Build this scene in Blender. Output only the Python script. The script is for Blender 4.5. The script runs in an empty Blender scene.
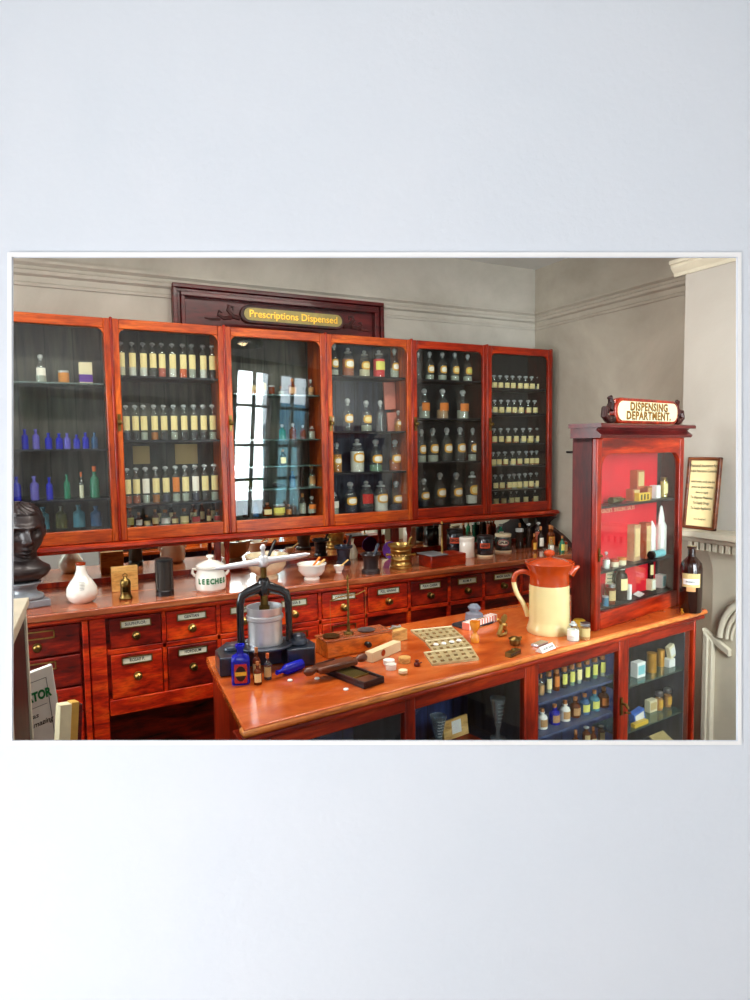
import bpy, bmesh, math, random
from mathutils import Vector as V, Matrix as MX
random.seed(7)
PI=math.pi
SC=bpy.context.scene
COL=SC.collection
# ------------------------------------------------------------ camera
FPX=664.7; YAW,PIT,ROL=map(math.radians,(27.52,4.506,-.819)); CAMP=V((0,0,1.5))
F=V((math.sin(YAW)*math.cos(PIT),math.cos(YAW)*math.cos(PIT),-math.sin(PIT)))
R0=V((math.cos(YAW),-math.sin(YAW),0)); U0=R0.cross(F)
R=R0*math.cos(ROL)+U0*math.sin(ROL); U=U0*math.cos(ROL)-R0*math.sin(ROL)
cd=bpy.data.cameras.new('camera'); cam=bpy.data.objects.new('camera',cd); COL.objects.link(cam)
cm=MX((R,U,-F)).transposed().to_4x4(); cm.translation=CAMP; cam.matrix_world=cm
cd.sensor_fit='HORIZONTAL'; cd.sensor_width=36; cd.lens=36*FPX/750; cd.clip_start=.02
SC.camera=cam
def ray(x,y): return F+R*((x-375)/FPX)-U*((y-500)/FPX)
def onz(x,y,z): d=ray(x,y); return CAMP+d*((z-CAMP.z)/d.z)
def ony(x,y,Y): d=ray(x,y); return CAMP+d*(Y/d.y)
def onx(x,y,X): d=ray(x,y); return CAMP+d*(X/d.x)
def onp(x,y,P,n): d=ray(x,y); return CAMP+d*((P-CAMP).dot(n)/d.dot(n))
def dep(P): return (V(P)-CAMP).dot(F)
def mpp(P): return dep(P)/FPX          # metres per photo unit at P
def face(P): return -math.atan2(P[0],P[1])   # turn that faces the visitor
# ------------------------------------------------------------ materials
MATS={}
def newmat(n):
    m=bpy.data.materials.new(n); m.use_nodes=True; nt=m.node_tree; nt.nodes.clear(); MATS[n]=m
    o=nt.nodes.new('ShaderNodeOutputMaterial'); return m,nt,o
def lin(c): return tuple(((v/255)/12.92 if v/255<=.04045 else ((v/255+.055)/1.055)**2.4) for v in c)+(1,)
def prin(nt,**k):
    b=nt.nodes.new('ShaderNodeBsdfPrincipled')
    for a,v in k.items(): b.inputs[a.replace('_',' ')].default_value=v
    return b
def ramp(nt,fac,stops):
    r=nt.nodes.new('ShaderNodeValToRGB'); e=r.color_ramp.elements
    while len(e)<len(stops): e.new(.5)
    for q,(p,c) in zip(e,stops): q.position=p; q.color=c
    nt.links.new(fac,r.inputs[0]); return r
def coords(nt,scale=(1,1,1),kind='Object',rot=(0,0,0)):
    t=nt.nodes.new('ShaderNodeTexCoord'); m=nt.nodes.new('ShaderNodeMapping')
    m.inputs['Scale'].default_value=scale; m.inputs['Rotation'].default_value=rot; nt.links.new(t.outputs[kind],m.inputs[0]); return m.outputs[0]
def noise(nt,vec,scale,detail=4,dist=0,rough=.55):
    n=nt.nodes.new('ShaderNodeTexNoise'); n.inputs['Scale'].default_value=scale; n.inputs['Detail'].default_value=detail
    n.inputs['Distortion'].default_value=dist; n.inputs['Roughness'].default_value=rough; nt.links.new(vec,n.inputs['Vector']); return n
def bump(nt,h,b,st=.2,d=.01):
    u=nt.nodes.new('ShaderNodeBump'); u.inputs['Strength'].default_value=st; u.inputs['Distance'].default_value=d
    nt.links.new(h,u.inputs['Height']); nt.links.new(u.outputs[0],b.inputs['Normal'])
def plain(n,c,rough=.5,metal=0,spec=.5,coat=0,var=.12,sc=30):
    m,nt,o=newmat(n); b=prin(nt,Roughness=rough,Metallic=metal); b.inputs['Specular IOR Level'].default_value=spec
    b.inputs['Coat Weight'].default_value=coat; b.inputs['Coat Roughness'].default_value=.08
    l=lin(c); v=coords(nt); f=noise(nt,v,sc)
    r=ramp(nt,f.outputs[0],[(.3,tuple(q*(1-var) for q in l[:3])+(1,)),(.7,tuple(min(1,q*(1+var)) for q in l[:3])+(1,))])
    nt.links.new(r.outputs[0],b.inputs['Base Color']); nt.links.new(b.outputs[0],o.inputs[0]); return m
def wood(n,dark,mid,light,stretch=(2,14,14),rough=.28,coat=.5,spread=(.32,.5,.68),sc=1.6,kind='Object',streak=.7):
    m,nt,o=newmat(n); b=prin(nt,Roughness=rough); b.inputs['Specular IOR Level'].default_value=.35; b.inputs['Coat Weight'].default_value=coat; b.inputs['Coat Roughness'].default_value=.12
    v=coords(nt,stretch,kind); f=noise(nt,v,sc,8,.6,.62)
    r=ramp(nt,f.outputs[0],[(spread[0],lin(dark)),(spread[1],lin(mid)),(spread[2],lin(light))])
    v2=coords(nt,tuple(q*3.2 for q in stretch),kind); f2=noise(nt,v2,sc*1.6,6,.3,.6); r2=ramp(nt,f2.outputs[0],[(.34,(.42,.34,.30,1)),(.52,(1,1,1,1))])
    x=nt.nodes.new('ShaderNodeMix'); x.data_type='RGBA'; x.blend_type='MULTIPLY'; x.inputs[0].default_value=streak; nt.links.new(r.outputs[0],x.inputs[6]); nt.links.new(r2.outputs[0],x.inputs[7])
    nt.links.new(x.outputs[2],b.inputs['Base Color']); bump(nt,f.outputs[0],b,.12,.002); nt.links.new(b.outputs[0],o.inputs[0]); return m
def thin_glass(n,tint,gl=.08,rough=.02,dens=0):
    m,nt,o=newmat(n); t=nt.nodes.new('ShaderNodeBsdfTransparent'); t.inputs[0].default_value=lin(tint)
    g=nt.nodes.new('ShaderNodeBsdfGlossy'); g.inputs['Roughness'].default_value=rough
    lw=nt.nodes.new('ShaderNodeLayerWeight'); lw.inputs[0].default_value=.5
    p5=nt.nodes.new('ShaderNodeMath'); p5.operation='POWER'; p5.inputs[1].default_value=4; nt.links.new(lw.outputs['Facing'],p5.inputs[0])
    mr=nt.nodes.new('ShaderNodeMapRange'); mr.inputs['To Min'].default_value=gl; mr.inputs['To Max'].default_value=.9; nt.links.new(p5.outputs[0],mr.inputs[0])
    x=nt.nodes.new('ShaderNodeMixShader'); nt.links.new(mr.outputs[0],x.inputs[0]); nt.links.new(t.outputs[0],x.inputs[1]); nt.links.new(g.outputs[0],x.inputs[2])
    last=x
    if dens>0:
        d=nt.nodes.new('ShaderNodeBsdfDiffuse'); d.inputs[0].default_value=lin(tint); y=nt.nodes.new('ShaderNodeMixShader'); y.inputs[0].default_value=dens
        nt.links.new(x.outputs[0],y.inputs[1]); nt.links.new(d.outputs[0],y.inputs[2]); last=y
    nt.links.new(last.outputs[0],o.inputs[0]); return m
def plaster(n,c1,c2,c3=None,sc=1.3,bs=.15):
    m,nt,o=newmat(n); b=prin(nt,Roughness=.85); v=coords(nt); f=noise(nt,v,sc,7,.4,.6); g=noise(nt,v,90,3)
    r=ramp(nt,f.outputs[0],[(.3,lin(c1)),(.7,lin(c2))]); nt.links.new(r.outputs[0],b.inputs['Base Color']); bump(nt,g.outputs[0],b,bs,.003)
    nt.links.new(b.outputs[0],o.inputs[0]); return m
def boards(n,a,b_,c,w=9.0,ax=0):
    # boarding with dark joints
    m,nt,o=newmat(n); b=prin(nt,Roughness=.6); s=[0,0,0]; s[ax]=w; v=coords(nt,tuple(s))
    wv=nt.nodes.new('ShaderNodeTexWave'); wv.wave_type='BANDS'; wv.bands_direction='XYZ'[ax]; wv.wave_profile='SAW'; wv.inputs['Scale'].default_value=1/ (2*PI)*PI*.64; nt.links.new(v,wv.inputs[0])
    j=ramp(nt,wv.outputs[1],[(0,(0,0,0,1)),(.06,(1,1,1,1))]); f=noise(nt,coords(nt,(12,12,1.4)),3,6)
    r=ramp(nt,f.outputs[0],[(.3,lin(a)),(.65,lin(b_))]); x=nt.nodes.new('ShaderNodeMix'); x.data_type='RGBA'
    x.inputs[6].default_value=lin(c); nt.links.new(j.outputs[0],x.inputs[0]); nt.links.new(r.outputs[0],x.inputs[7]); nt.links.new(x.outputs[2],b.inputs['Base Color']); nt.links.new(b.outputs[0],o.inputs[0]); return m
def label_mat(n,c,ink=(70,50,30),sc=60):
    m,nt,o=newmat(n); b=prin(nt,Roughness=.7); f=noise(nt,coords(nt,(2,2,8),'Generated'),5.5,4); q=noise(nt,coords(nt,(1,1,1),'Generated'),3,4)
    r=ramp(nt,f.outputs[0],[(.31,lin(ink)),(.38,lin(c))]); nt.links.new(r.outputs[0],b.inputs['Base Color']); nt.links.new(b.outputs[0],o.inputs[0]); return m
def emis(n,c,s):
    m,nt,o=newmat(n); e=nt.nodes.new('ShaderNodeEmission'); e.inputs[0].default_value=lin(c); e.inputs[1].default_value=s; nt.links.new(e.outputs[0],o.inputs[0]); return m
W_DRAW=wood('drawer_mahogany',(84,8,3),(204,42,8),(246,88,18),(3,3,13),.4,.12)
W_DRAWD=wood('drawer_mahogany_dark_and_shaded',(40,4,2),(128,20,6),(186,44,12),(3,3,13),.4,.12)
W_CAB=wood('cabinet_mahogany',(104,28,6),(164,60,14),(204,98,30),(16,16,2),.3,.12)
W_CABH=wood('cabinet_mahogany_rail',(116,34,8),(176,70,18),(212,108,36),(2,16,16),.3,.12)
W_CABR=wood('cabinet_mahogany_red_and_shaded',(80,10,3),(136,28,5),(182,54,12),(16,16,2),.32,.12)
W_CABRH=wood('cabinet_mahogany_red_and_shaded_rail',(86,11,3),(146,32,6),(190,60,14),(2,16,16),.32,.12)
W_TOP=wood('counter_top_wood',(150,54,14),(192,86,30),(222,122,54),(2.5,5,5),.18,.5,(.3,.5,.72),1.3,streak=.22)
W_EDGE=wood('counter_edge_wood',(205,100,34),(232,140,66),(245,176,104),(2,12,12),.25,.5)
W_BTOP=wood('back_counter_wood',(120,48,22),(168,84,46),(200,124,80),(2,9,9),.2,.6,streak=.3)
W_DARK=wood('dark_mahogany',(18,5,4),(42,9,7),(72,18,12),(9,9,2),.5,.05)
W_PELM=wood('pelmet_mahogany',(44,7,9),(80,14,16),(108,26,24),(2,10,10),.35,.15)
W_SIDE=wood('mahogany_side',(36,6,6),(74,14,12),(100,26,18),(10,10,2),.55,.05)
W_BOX=wood('light_box_wood',(196,140,70),(224,176,100),(240,200,130),(3,12,12),.5,.1)
W_ORB=wood('orange_box_wood',(190,84,20),(228,120,36),(240,150,60),(3,10,10),.35,.4)
W_WAL=wood('walnut',(60,26,12),(104,52,26),(140,78,42),(3,12,12),.35,.4)
NAVY=boards('navy_boards',(26,34,76),(58,76,134),(4,5,10))
GREY=boards('grey_boards',(40,42,38),(92,92,80),(18,18,18))
NAVG=boards('slate_boards',(22,28,44),(58,66,84),(8,8,12))
BLACKB=boards('black_boards',(14,14,15),(36,36,38),(5,5,5))
BOARDS={1:GREY}
PLAS=plaster('old_plaster',(150,143,130),(194,188,176))
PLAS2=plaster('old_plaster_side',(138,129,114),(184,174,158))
CEIL=plaster('ceiling_plaster',(190,188,180),(205,202,196))
GALW=plaster('gallery_wall_paint',(222,228,237),(228,232,240),sc=2,bs=.35)
WHITE=plain('white_trim',(252,252,252),.5,var=.01)
CREAMP=plain('cream_paint',(196,186,164),.5,var=.1,sc=6)
GREYP=plain('grey_paint',(120,118,116),.6,var=.12,sc=6)
FLOORM=wood('floor_boards',(60,38,24),(92,62,40),(120,86,58),(1,8,8),.5,.1)
BRASS=plain('brass',(176,140,78),.34,1,var=.4)
DBRASS=plain('dark_brass',(120,96,52),.35,1,var=.35)
STEEL=plain('pewter',(190,190,196),.3,1,var=.15)
WSTEEL=plain('polished_steel',(225,225,228),.35,.7,var=.06)
IRON=plain('black_iron',(20,22,28),.22,.3,coat=.8,var=.3)
BIRON=plain('blue_black_iron',(40,50,66),.3,.4,coat=.5,var=.4)
BRONZE=plain('bronze_brown',(42,32,32),.42,.2,coat=.15,var=.35,sc=14)
PLINTH=plain('grey_marble',(120,124,130),.3,coat=.5,var=.4,sc=14)
CER=plain('white_ceramic',(238,234,224),.15,coat=.8,var=.03)
CERC=plain('cream_ceramic',(222,206,170),.25,coat=.5,var=.12)
STONE=plain('jug_cream_glaze',(222,204,146),.2,coat=.6,var=.06,sc=8)
TERRA=plain('jug_brown_glaze',(168,58,14),.22,coat=.4,var=.3,sc=9)
BLK=plain('black_paint',(16,16,18),.35)
MESHM=plain('black_gauze',(40,34,32),.5,.3)
RED=plain('red_velvet',(214,4,34),.8,var=.12,sc=7)
PAPER=plain('white_paper',(240,238,230),.7,var=.04)
CARDL=plain('label_card_cream',(246,240,212),.7,var=.03)
CARD=plain('cream_card',(232,220,180),.7,var=.06)
YEL=plain('yellow_paint',(232,190,60),.4,var=.1)
GOLD=plain('gilding',(222,176,60),.3,.6,var=.15)
SIGNC=plain('sign_cream',(222,212,170),.35,coat=.4,var=.03)
SIGNG=plain('sign_old_gold',(126,112,56),.4,.2,var=.15)
CORK=plain('cork',(190,120,66),.8,var=.25,sc=60)
ORC=plain('orange_cork',(216,104,40),.7,var=.15)
INK=plain('ink',(24,20,18),.6)
GREEN=plain('green_ink',(14,110,56),.6)
SHELF=plain('black_shelf',(24,24,30),.35,var=.2)
PURP=plain('purple_label',(96,40,150),.6)
PINK=plain('pink_paper',(212,130,112),.7,var=.08)
BLUEB=plain('blue_print',(60,110,200),.5)
TEAL=plain('teal_print',(130,200,206),.5)
TIN=plain('gold_tin',(206,148,56),.35,.5,var=.2)
MIRROR,nt,o=newmat('old_mirror'); g=nt.nodes.new('ShaderNodeBsdfGlossy'); g.inputs[0].default_value=(.86,.9,.82,1); g.inputs[1].default_value=.02; nt.links.new(g.outputs[0],o.inputs[0])
GLASS=thin_glass('window_glass',(248,250,249),.042)
GLASSB=thin_glass('clear_bottle_glass',(244,248,246),.07,.05,.03)
GSHELF=thin_glass('glass_shelf_edge',(150,196,186),.2,.05,.12)
STOPG=thin_glass('stopper_glass',(232,238,236),.14,.1,.45)
def gl(n,c,d=.25): return thin_glass(n,c,.07,.08,d)
GB={'clear':GLASSB,'blue':gl('cobalt_glass',(40,50,225),.45),'lilac':gl('lilac_glass',(150,140,240),.35),'green':gl('green_glass',(60,170,130),.35),
 'aqua':gl('aqua_glass',(110,190,210),.35),'sky':gl('steel_blue_glass',(90,140,190),.4),'amber':gl('amber_glass',(150,66,16),.4),'dark':gl('dark_glass',(60,44,36),.5),
 'olive':gl('olive_glass',(110,110,60),.4)}
CT={}
for k,c in dict(white=(240,238,228),orange=(250,100,24),brown=(176,84,36),rust=(206,92,66),amber=(190,110,20),red=(244,24,36),dk=(24,18,18),cream=(226,214,180),ochre=(204,130,50),
   navy=(26,34,60),pale=(180,186,170),tan=(190,150,110),yel=(228,200,90),green=(120,160,130),pink=(220,150,140),blue=(40,60,190)).items():
    CT[k]=plain('contents_'+k,c,.6,var=.15,sc=80)
LB={'cream':label_mat('label_cream',(250,232,164)),'white':label_mat('label_white',(252,248,232)),'gold':label_mat('label_gold',(226,170,60),(150,60,20)),'tan':label_mat('label_tan',(200,150,96)),
  'yellow':label_mat('label_yellow',(232,226,110)),'orange':label_mat('label_orange',(226,130,50)),'red':label_mat('label_red',(190,40,40),(240,200,90)),'old':label_mat('label_old',(206,180,120)),'printed':label_mat('label_printed',(226,196,140),(150,110,70))}
# ------------------------------------------------------------ mesh helpers
class M:
    def __init__(s): s.v=[]; s.f=[]; s.mt=MX.Identity(4); s.seg=[]
    def at(s,loc=(0,0,0),rz=0,rx=0,ry=0): s.mt=MX.Translation(V(loc))@MX.Rotation(rz,4,'Z')@MX.Rotation(ry,4,'Y')@MX.Rotation(rx,4,'X'); return s
    def add(s,vs,fs):
        n=len(s.v); s.seg.append((n,len(s.f))); s.v+=[s.mt@V(p) for p in vs]; s.f+=[tuple(i+n for i in q) for q in fs]; return s
    def box(s,x0,x1,y0,y1,z0,z1):
        return s.add([(x,y,z) for z in (z0,z1) for y in (y0,y1) for x in (x0,x1)],[(0,2,3,1),(4,5,7,6),(0,1,5,4),(2,6,7,3),(0,4,6,2),(1,3,7,5)])
    def cb(s,c,d): return s.box(c[0]-d[0]/2,c[0]+d[0]/2,c[1]-d[1]/2,c[1]+d[1]/2,c[2]-d[2]/2,c[2]+d[2]/2)
    def hexa(s,b,t): # bottom quad, top quad
        return s.add(list(b)+list(t),[(3,2,1,0),(4,5,6,7),(0,1,5,4),(1,2,6,5),(2,3,7,6),(3,0,4,7)])
    def lathe(s,prof,n=24,sx=1,sy=1,a0=0,a1=2*PI,sq=0):
        full=abs(a1-a0-2*PI)<1e-6; m=n if full else n+1; vs=[]; fs=[]
        for r,z in prof:
            for i in range(m):
                a=a0+(a1-a0)*i/n; c,d=math.cos(a),math.sin(a)
                if sq: k=(abs(c)**sq+abs(d)**sq)**(-1/sq)
                else: k=1
                vs.append((r*c*k*sx,r*d*k*sy,z))
        for j in range(len(prof)-1):
            for i in range(n):
                a=j*m+i; b=j*m+(i+1)%m; fs.append((a,b,b+m,a+m))
        if full:
            if prof[0][0]>1e-6: fs.append(tuple(range(m-1,-1,-1)))
            if prof[-1][0]>1e-6: q=(len(prof)-1)*m; fs.append(tuple(range(q,q+m)))
        return s.add(vs,fs)
    def tube(s,pts,r,n=10,cap=True):
        pts=[V(p) for p in pts]; rs=r if isinstance(r,(list,tuple)) else [r]*len(pts); vs=[]; fs=[]; up=None
        for i,p in enumerate(pts):
            t=((pts[i+1] if i+1<len(pts) else p)-(pts[i-1] if i else p)).normalized()
            if up is None: up=t.orthogonal().normalized()
            up=(up-t*up.dot(t)).normalized(); w=t.cross(up)
            for k in range(n): a=2*PI*k/n; vs.append(p+(up*math.cos(a)+w*math.sin(a))*rs[i])
        for i in range(len(pts)-1):
            for k in range(n): a=i*n+k; b=i*n+(k+1)%n; fs.append((a,b,b+n,a+n))
        if cap: fs.append(tuple(range(n-1,-1,-1))); q=(len(pts)-1)*n; fs.append(tuple(range(q,q+n)))
        return s.add(vs,fs)
    def prism(s,out,y0,y1,ax='y'): # outline in x,z pushed along y (or x,y along z / y,z along x)
        n=len(out)
        def P(a,b,c): return {'y':(a,c,b),'z':(a,b,c),'x':(c,a,b)}[ax]
        vs=[P(a,b,y0) for a,b in out]+[P(a,b,y1) for a,b in out]
        return s.add(vs,[tuple(range(n)),tuple(range(2*n-1,n-1,-1))]+[(i,(i+1)%n,(i+1)%n+n,i+n) for i in range(n)])
    def objs(s,name,mat,parent=None,bev=0,smooth=35,loc=None):   # one object per piece
        o=None; sg=s.seg+[(len(s.v),len(s.f))]
        for (a,b),(c,d) in zip(sg[:-1],sg[1:]):
            q=M(); q.v=s.v[a:c]; q.f=[tuple(i-a for i in f) for f in s.f[b:d]]; o=q.obj(name,mat,parent,bev,smooth,loc)
        return o
    def obj(s,name,mat,parent=None,bev=0,smooth=35,loc=None):
        me=bpy.data.meshes.new(name); me.from_pydata([tuple(p) for p in s.v],[],s.f)
        b=bmesh.new(); b.from_mesh(me); bmesh.ops.recalc_face_normals(b,faces=b.faces)
        for f in b.faces: f.smooth=True
        b.to_mesh(me); b.free(); me.set_sharp_from_angle(angle=math.radians(smooth)); me.materials.append(mat)
        o=bpy.data.objects.new(name,me); COL.objects.link(o)
        if parent: o.parent=parent
        if loc is not None: o.location=loc
        if bev: q=o.modifiers.new('bevel','BEVEL'); q.width=bev; q.segments=2; q.limit_method='ANGLE'; q.angle_limit=.7
        return o
def pivot(name,parent,loc=(0,0,0)):
    o=bpy.data.objects.new(name,None); COL.objects.link(o); o.parent=parent; o.location=loc; o.empty_display_size=.02; return o
def tag(o,label,cat,group=None):
    o['label']=label; o['category']=cat
    if group: o['group']=group
    return o
def thing(name,label,cat,loc=(0,0,0),rz=0,group=None):
    o=bpy.data.objects.new(name,None); COL.objects.link(o); o.location=loc; o.rotation_euler=(0,0,rz); o.empty_display_size=.02
    return tag(o,label,cat,group)
def struct(o): o['kind']='structure'; return o
def text(s,size,mat,name,parent,loc,rot=(PI/2,0,0),align='CENTER',ext=.0006,sx=1,space=1,bold=0,shear=0):
    c=bpy.data.curves.new(name,'FONT'); c.body=s; c.size=size; c.align_x=align; c.align_y='CENTER'; c.extrude=ext; c.space_character=space; c.offset=bold; c.shear=shear; c.resolution_u=3
    t=bpy.data.objects.new('tmp',c); COL.objects.link(t); bpy.context.view_layer.update()
    me=bpy.data.meshes.new_from_object(t.evaluated_get(bpy.context.evaluated_depsgraph_get())); bpy.data.objects.remove(t)
    me.materials.clear(); me.materials.append(mat); me.name=name
    o=bpy.data.objects.new(name,me); COL.objects.link(o); o.parent=parent; o.location=loc; o.rotation_euler=rot; o.scale=(sx,1,1); return o
def smooth(pts,k=5):
    P=[V(p) for p in pts]; out=[]
    for i in range(len(P)-1):
        a=P[max(i-1,0)]; b=P[i]; c=P[i+1]; d=P[min(i+2,len(P)-1)]
        for j in range(k):
            t=j/k; out.append(.5*((2*b)+(c-a)*t+(2*a-5*b+4*c-d)*t*t+(3*b-a-3*c+d)*t**3))
    return out+[P[-1]]
def arc(cx,cy,r,a0,a1,n=10,ry=None): return [(cx+r*math.cos(a0+(a1-a0)*i/n),cy+(ry or r)*math.sin(a0+(a1-a0)*i/n)) for i in range(n+1)]
def stadium(w,h,n=8): r=h/2; return arc(w/2-r,0,r,-PI/2,PI/2,n)+arc(-w/2+r,0,r,PI/2,3*PI/2,n)
def rrect(w,h,r,n=4): return arc(w/2-r,h/2-r,r,0,PI/2,n)+arc(-w/2+r,h/2-r,r,PI/2,PI,n)+arc(-w/2+r,-h/2+r,r,PI,1.5*PI,n)+arc(w/2-r,-h/2+r,r,1.5*PI,2*PI,n)
# ------------------------------------------------------------ the room
YB,XR,ZC=3.2,2.785,2.56
struct(M().box(-4.5,5.0,-4.5,3.4,-.08,0).obj('floor',FLOORM))
struct(M().box(-1.1,XR+.1,YB,YB+.12,0,ZC).obj('wall_back',PLAS))
struct(M().box(XR,XR+.12,-.15,YB,0,ZC).obj('wall_right',PLAS2))
lw=M(); LX=-1.0
for b in ((1.5,2.0,0,ZC),(2.85,YB,0,ZC),(2.0,2.85,0,1.05),(2.0,2.85,2.1,ZC)): lw.box(LX-.12,LX,*b)
struct(lw.obj('wall_left',PLAS))
# picture rails
def rail(profile,x0,x1,kind):
    pass
rz=2.25
prof=[(0,-.052),(.008,-.052),(.012,-.040),(.006,-.034),(.006,-.012),(.022,-.004),(.026,.010),(.014,.016),(.012,.030),(.030,.040),(.030,.052),(0,.056)]
struct(M().prism([(YB-a,rz+b) for a,b in prof],-1.1,XR,'x').obj('trim_1',PLAS,smooth=25))
struct(M().add([(XR-a,y,rz+b) for y in (1.95,YB) for a,b in prof],[tuple(range(12)),tuple(range(23,11,-1))]+[(i,(i+1)%12,(i+1)%12+12,i+12) for i in range(12)]).obj('trim_2',PLAS2,smooth=25))
# chimney breast and fireplace surround, projecting from the right wall
BX=2.5; BY=1.935
struct(M().box(BX,XR,-.1,BY,1.10,ZC).obj('wall_chimney',plaster('breast_plaster',(158,150,138),(176,168,158)),bev=.004))
struct(M().box(BX+.09,XR,-.1,BY,0,1.10).obj('wall_chimney_lower',CREAMP))
cz=onx(695,262,BX-.02).z
pr=[(a*.55,b*.7) for a,b in [(0,-.05),(.012,-.05),(.014,-.03),(.04,-.012),(.052,.0),(.052,.014),(.07,.02),(.07,.04),(0,.044)]]
struct(M().add([(BX-a,y,cz+b) for y in (-.1,BY+.05) for a,b in pr],[tuple(range(9)),tuple(range(17,8,-1))]+[(i,(i+1)%9,(i+1)%9+9,i+9) for i in range(9)]).obj('trim_3',CREAMP,smooth=25))
# the partition the visitor looks through: its own axes, R across, U up, F through
P0=CAMP+F*1.2
FM=MX((R,F,U)).transposed().to_4x4(); FM.translation=P0   # local x=R, y=F, z=U
hx0,hx1,hz0,hz1=-.6526,.6517,-.4333,.4369
WX0,WX1,WZ0,WZ1=1.02,1.97,-.47,.76     # daylight window in the same partition
def framed(name,mat,quads):
    m=M(); m.mt=FM.copy()
    for q in quads: m.box(*q)
    return m.obj(name,mat)
m=M(); m.mt=FM.copy(); T=.05; S=.05
xs=[-1.72,hx0,hx1,WX0,WX1,2.62]; zs=[-1.62,hz0,hz1,1.22]
m.box(xs[0],hx0-S,0,T,-1.62,1.22)
m.box(hx1+S,WX0,0,T,-1.62,1.22); m.box(WX1,2.62,0,T,-1.62,1.22)
m.box(WX0,WX1,0,T,-1.62,WZ0); m.box(WX0,WX1,0,T,WZ1,1.22)
m.box(hx0-S,hx1+S,0,T,-1.62,hz0-S); m.box(hx0-S,hx1+S,0,T,hz1+S,1.22)
# splayed reveal of the opening
a=[(hx0,0,hz0),(hx1,0,hz0),(hx1,0,hz1),(hx0,0,hz1)]; b=[(hx0-S,T,hz0-S),(hx1+S,T,hz0-S),(hx1+S,T,hz1+S),(hx0-S,T,hz1+S)]; c=[(hx0-S,0,hz0-S),(hx1+S,0,hz0-S),(hx1+S,0,hz1+S),(hx0-S,0,hz1+S)]
m.add(a+b+c,[(i,(i+1)%4,(i+1)%4+4,i+4) for i in range(4)]+[(i+8,(i+1)%4+8,(i+1)%4,i) for i in range(4)])
struct(m.obj('wall_front',GALW,smooth=5))
# white casing round the opening
ox0,ox1,oz0,oz1=-.6606,.6585,-.4400,.4450
m=M(); m.mt=FM.copy(); d=-.006; e=.0035
o1=[(ox0,d,oz0),(ox1,d,oz0),(ox1,d,oz1),(ox0,d,oz1)]; i1=[(hx0,d,hz0),(hx1,d,hz0),(hx1,d,hz1),(hx0,d,hz1)]
o2=[(p[0],0.0002,p[2]) for p in o1]; i2=[(hx0-.004,.0002,hz0-.004),(hx1+.004,.0002,hz0-.004),(hx1+.004,.0002,hz1+.004),(hx0-.004,.0002,hz1+.004)]
m.add(o1+i1+o2+i2,sum([[(i,(i+1)%4,(i+1)%4+4,i+4),(i,(i+1)%4,(i+1)%4+8,i+8),(i+4,(i+1)%4+4,(i+1)%4+12,i+12),(i+8,(i+1)%4+8,(i+1)%4+12,i+12)] for i in range(4)],[]))
struct(m.obj('trim_4',WHITE,smooth=5))
# daylight window in the partition: frame, glazing bars, panes
w=bpy.data.objects.new('window_1',None); COL.objects.link(w); w.matrix_world=FM; struct(w)
m=M()
m.box(WX0-.07,WX1+.07,T,T+.03,WZ1,WZ1+.10); m.box(WX0-.07,WX0,T,T+.03,WZ0-.06,WZ1); m.box(WX1,WX1+.07,T,T+.03,WZ0-.06,WZ1); m.box(WX0-.09,WX1+.09,T,T+.06,WZ0-.08,WZ0)
m.box(WX0,WX0+.03,.0,T,WZ0,WZ1); m.box(WX1-.03,WX1,0,T,WZ0,WZ1)
mx=(WX0+WX1)/2+.0; m.box(mx-.055,mx+.055,.0,T+.01,WZ0,WZ1)
m.obj('window_frame',W_DARK,w,bev=.003)
M().box(WX0+.03,WX1-.03,.026,.029,WZ0+.03,WZ1).obj('window_pane',GLASS,w)
m=M()
for z in (WZ0+.33,WZ0+.62,WZ0+.95): m.box(WX0,WX1,.015,.04,z-.012,z+.012)
for x in ((WX0+mx)/2,(WX1+mx)/2): m.box(x-.012,x+.012,.015,.04,WZ0,WZ1)
m.box(WX0,WX1,.01,.045,WZ0,WZ0+.03); m.obj('glazing_bars',BLK,w)
# left window (off to the side of the visitor's view)
w=bpy.data.objects.new('window_2',None); COL.objects.link(w); w.location=(LX,2.42,1.05); struct(w)
m=M(); m.box(-.1,.02,-.43,-.38,0,1.05); m.box(-.1,.02,.38,.43,0,1.05); m.box(-.1,.02,-.43,.43,0,.05); m.box(-.1,.02,-.43,.43,1.0,1.05); m.obj('window_frame',W_DARK,w)
M().box(-.052,-.048,-.38,.38,.05,1.0).obj('window_pane',GLASS,w)
m=M(); m.box(-.06,-.04,-.38,.38,.51,.54); m.box(-.06,-.04,-.015,.015,.05,1.0); m.obj('glazing_bars',BLK,w)
# ceiling follows the partition on the room side
pl=[(-1.12,YB+.1),(-1.12,1.6),(2.9,-.6),(2.9,YB+.1)]
cl=[P0+R*x+U*1.16+F*.02 for x in (-1.8,2.7)]
pl=[(-1.12,YB+.1),(cl[0].x,cl[0].y),(cl[1].x,cl[1].y),(2.9,YB+.1)]
struct(M().prism(pl,ZC,ZC+.06,'z').obj('ceiling',CEIL))
# unseen walls and ceiling added round the visitor, keeping bright sky off the partition
m=M(); m.mt=FM.copy()
m.box(.93,.97,-2.6,-.0,-1.62,1.22); m.box(-1.76,-1.72,-2.6,0,-1.62,1.22); m.box(-1.76,.97,-2.64,-2.6,-1.62,1.22)
struct(m.obj('wall_sky_block',plaster('sky_block_paint',(206,204,200),(216,214,210))))
m=M(); m.mt=FM.copy(); m.box(-1.76,.97,-2.64,0,1.22,1.26); struct(m.obj('ceiling_sky_block',CEIL))
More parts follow.
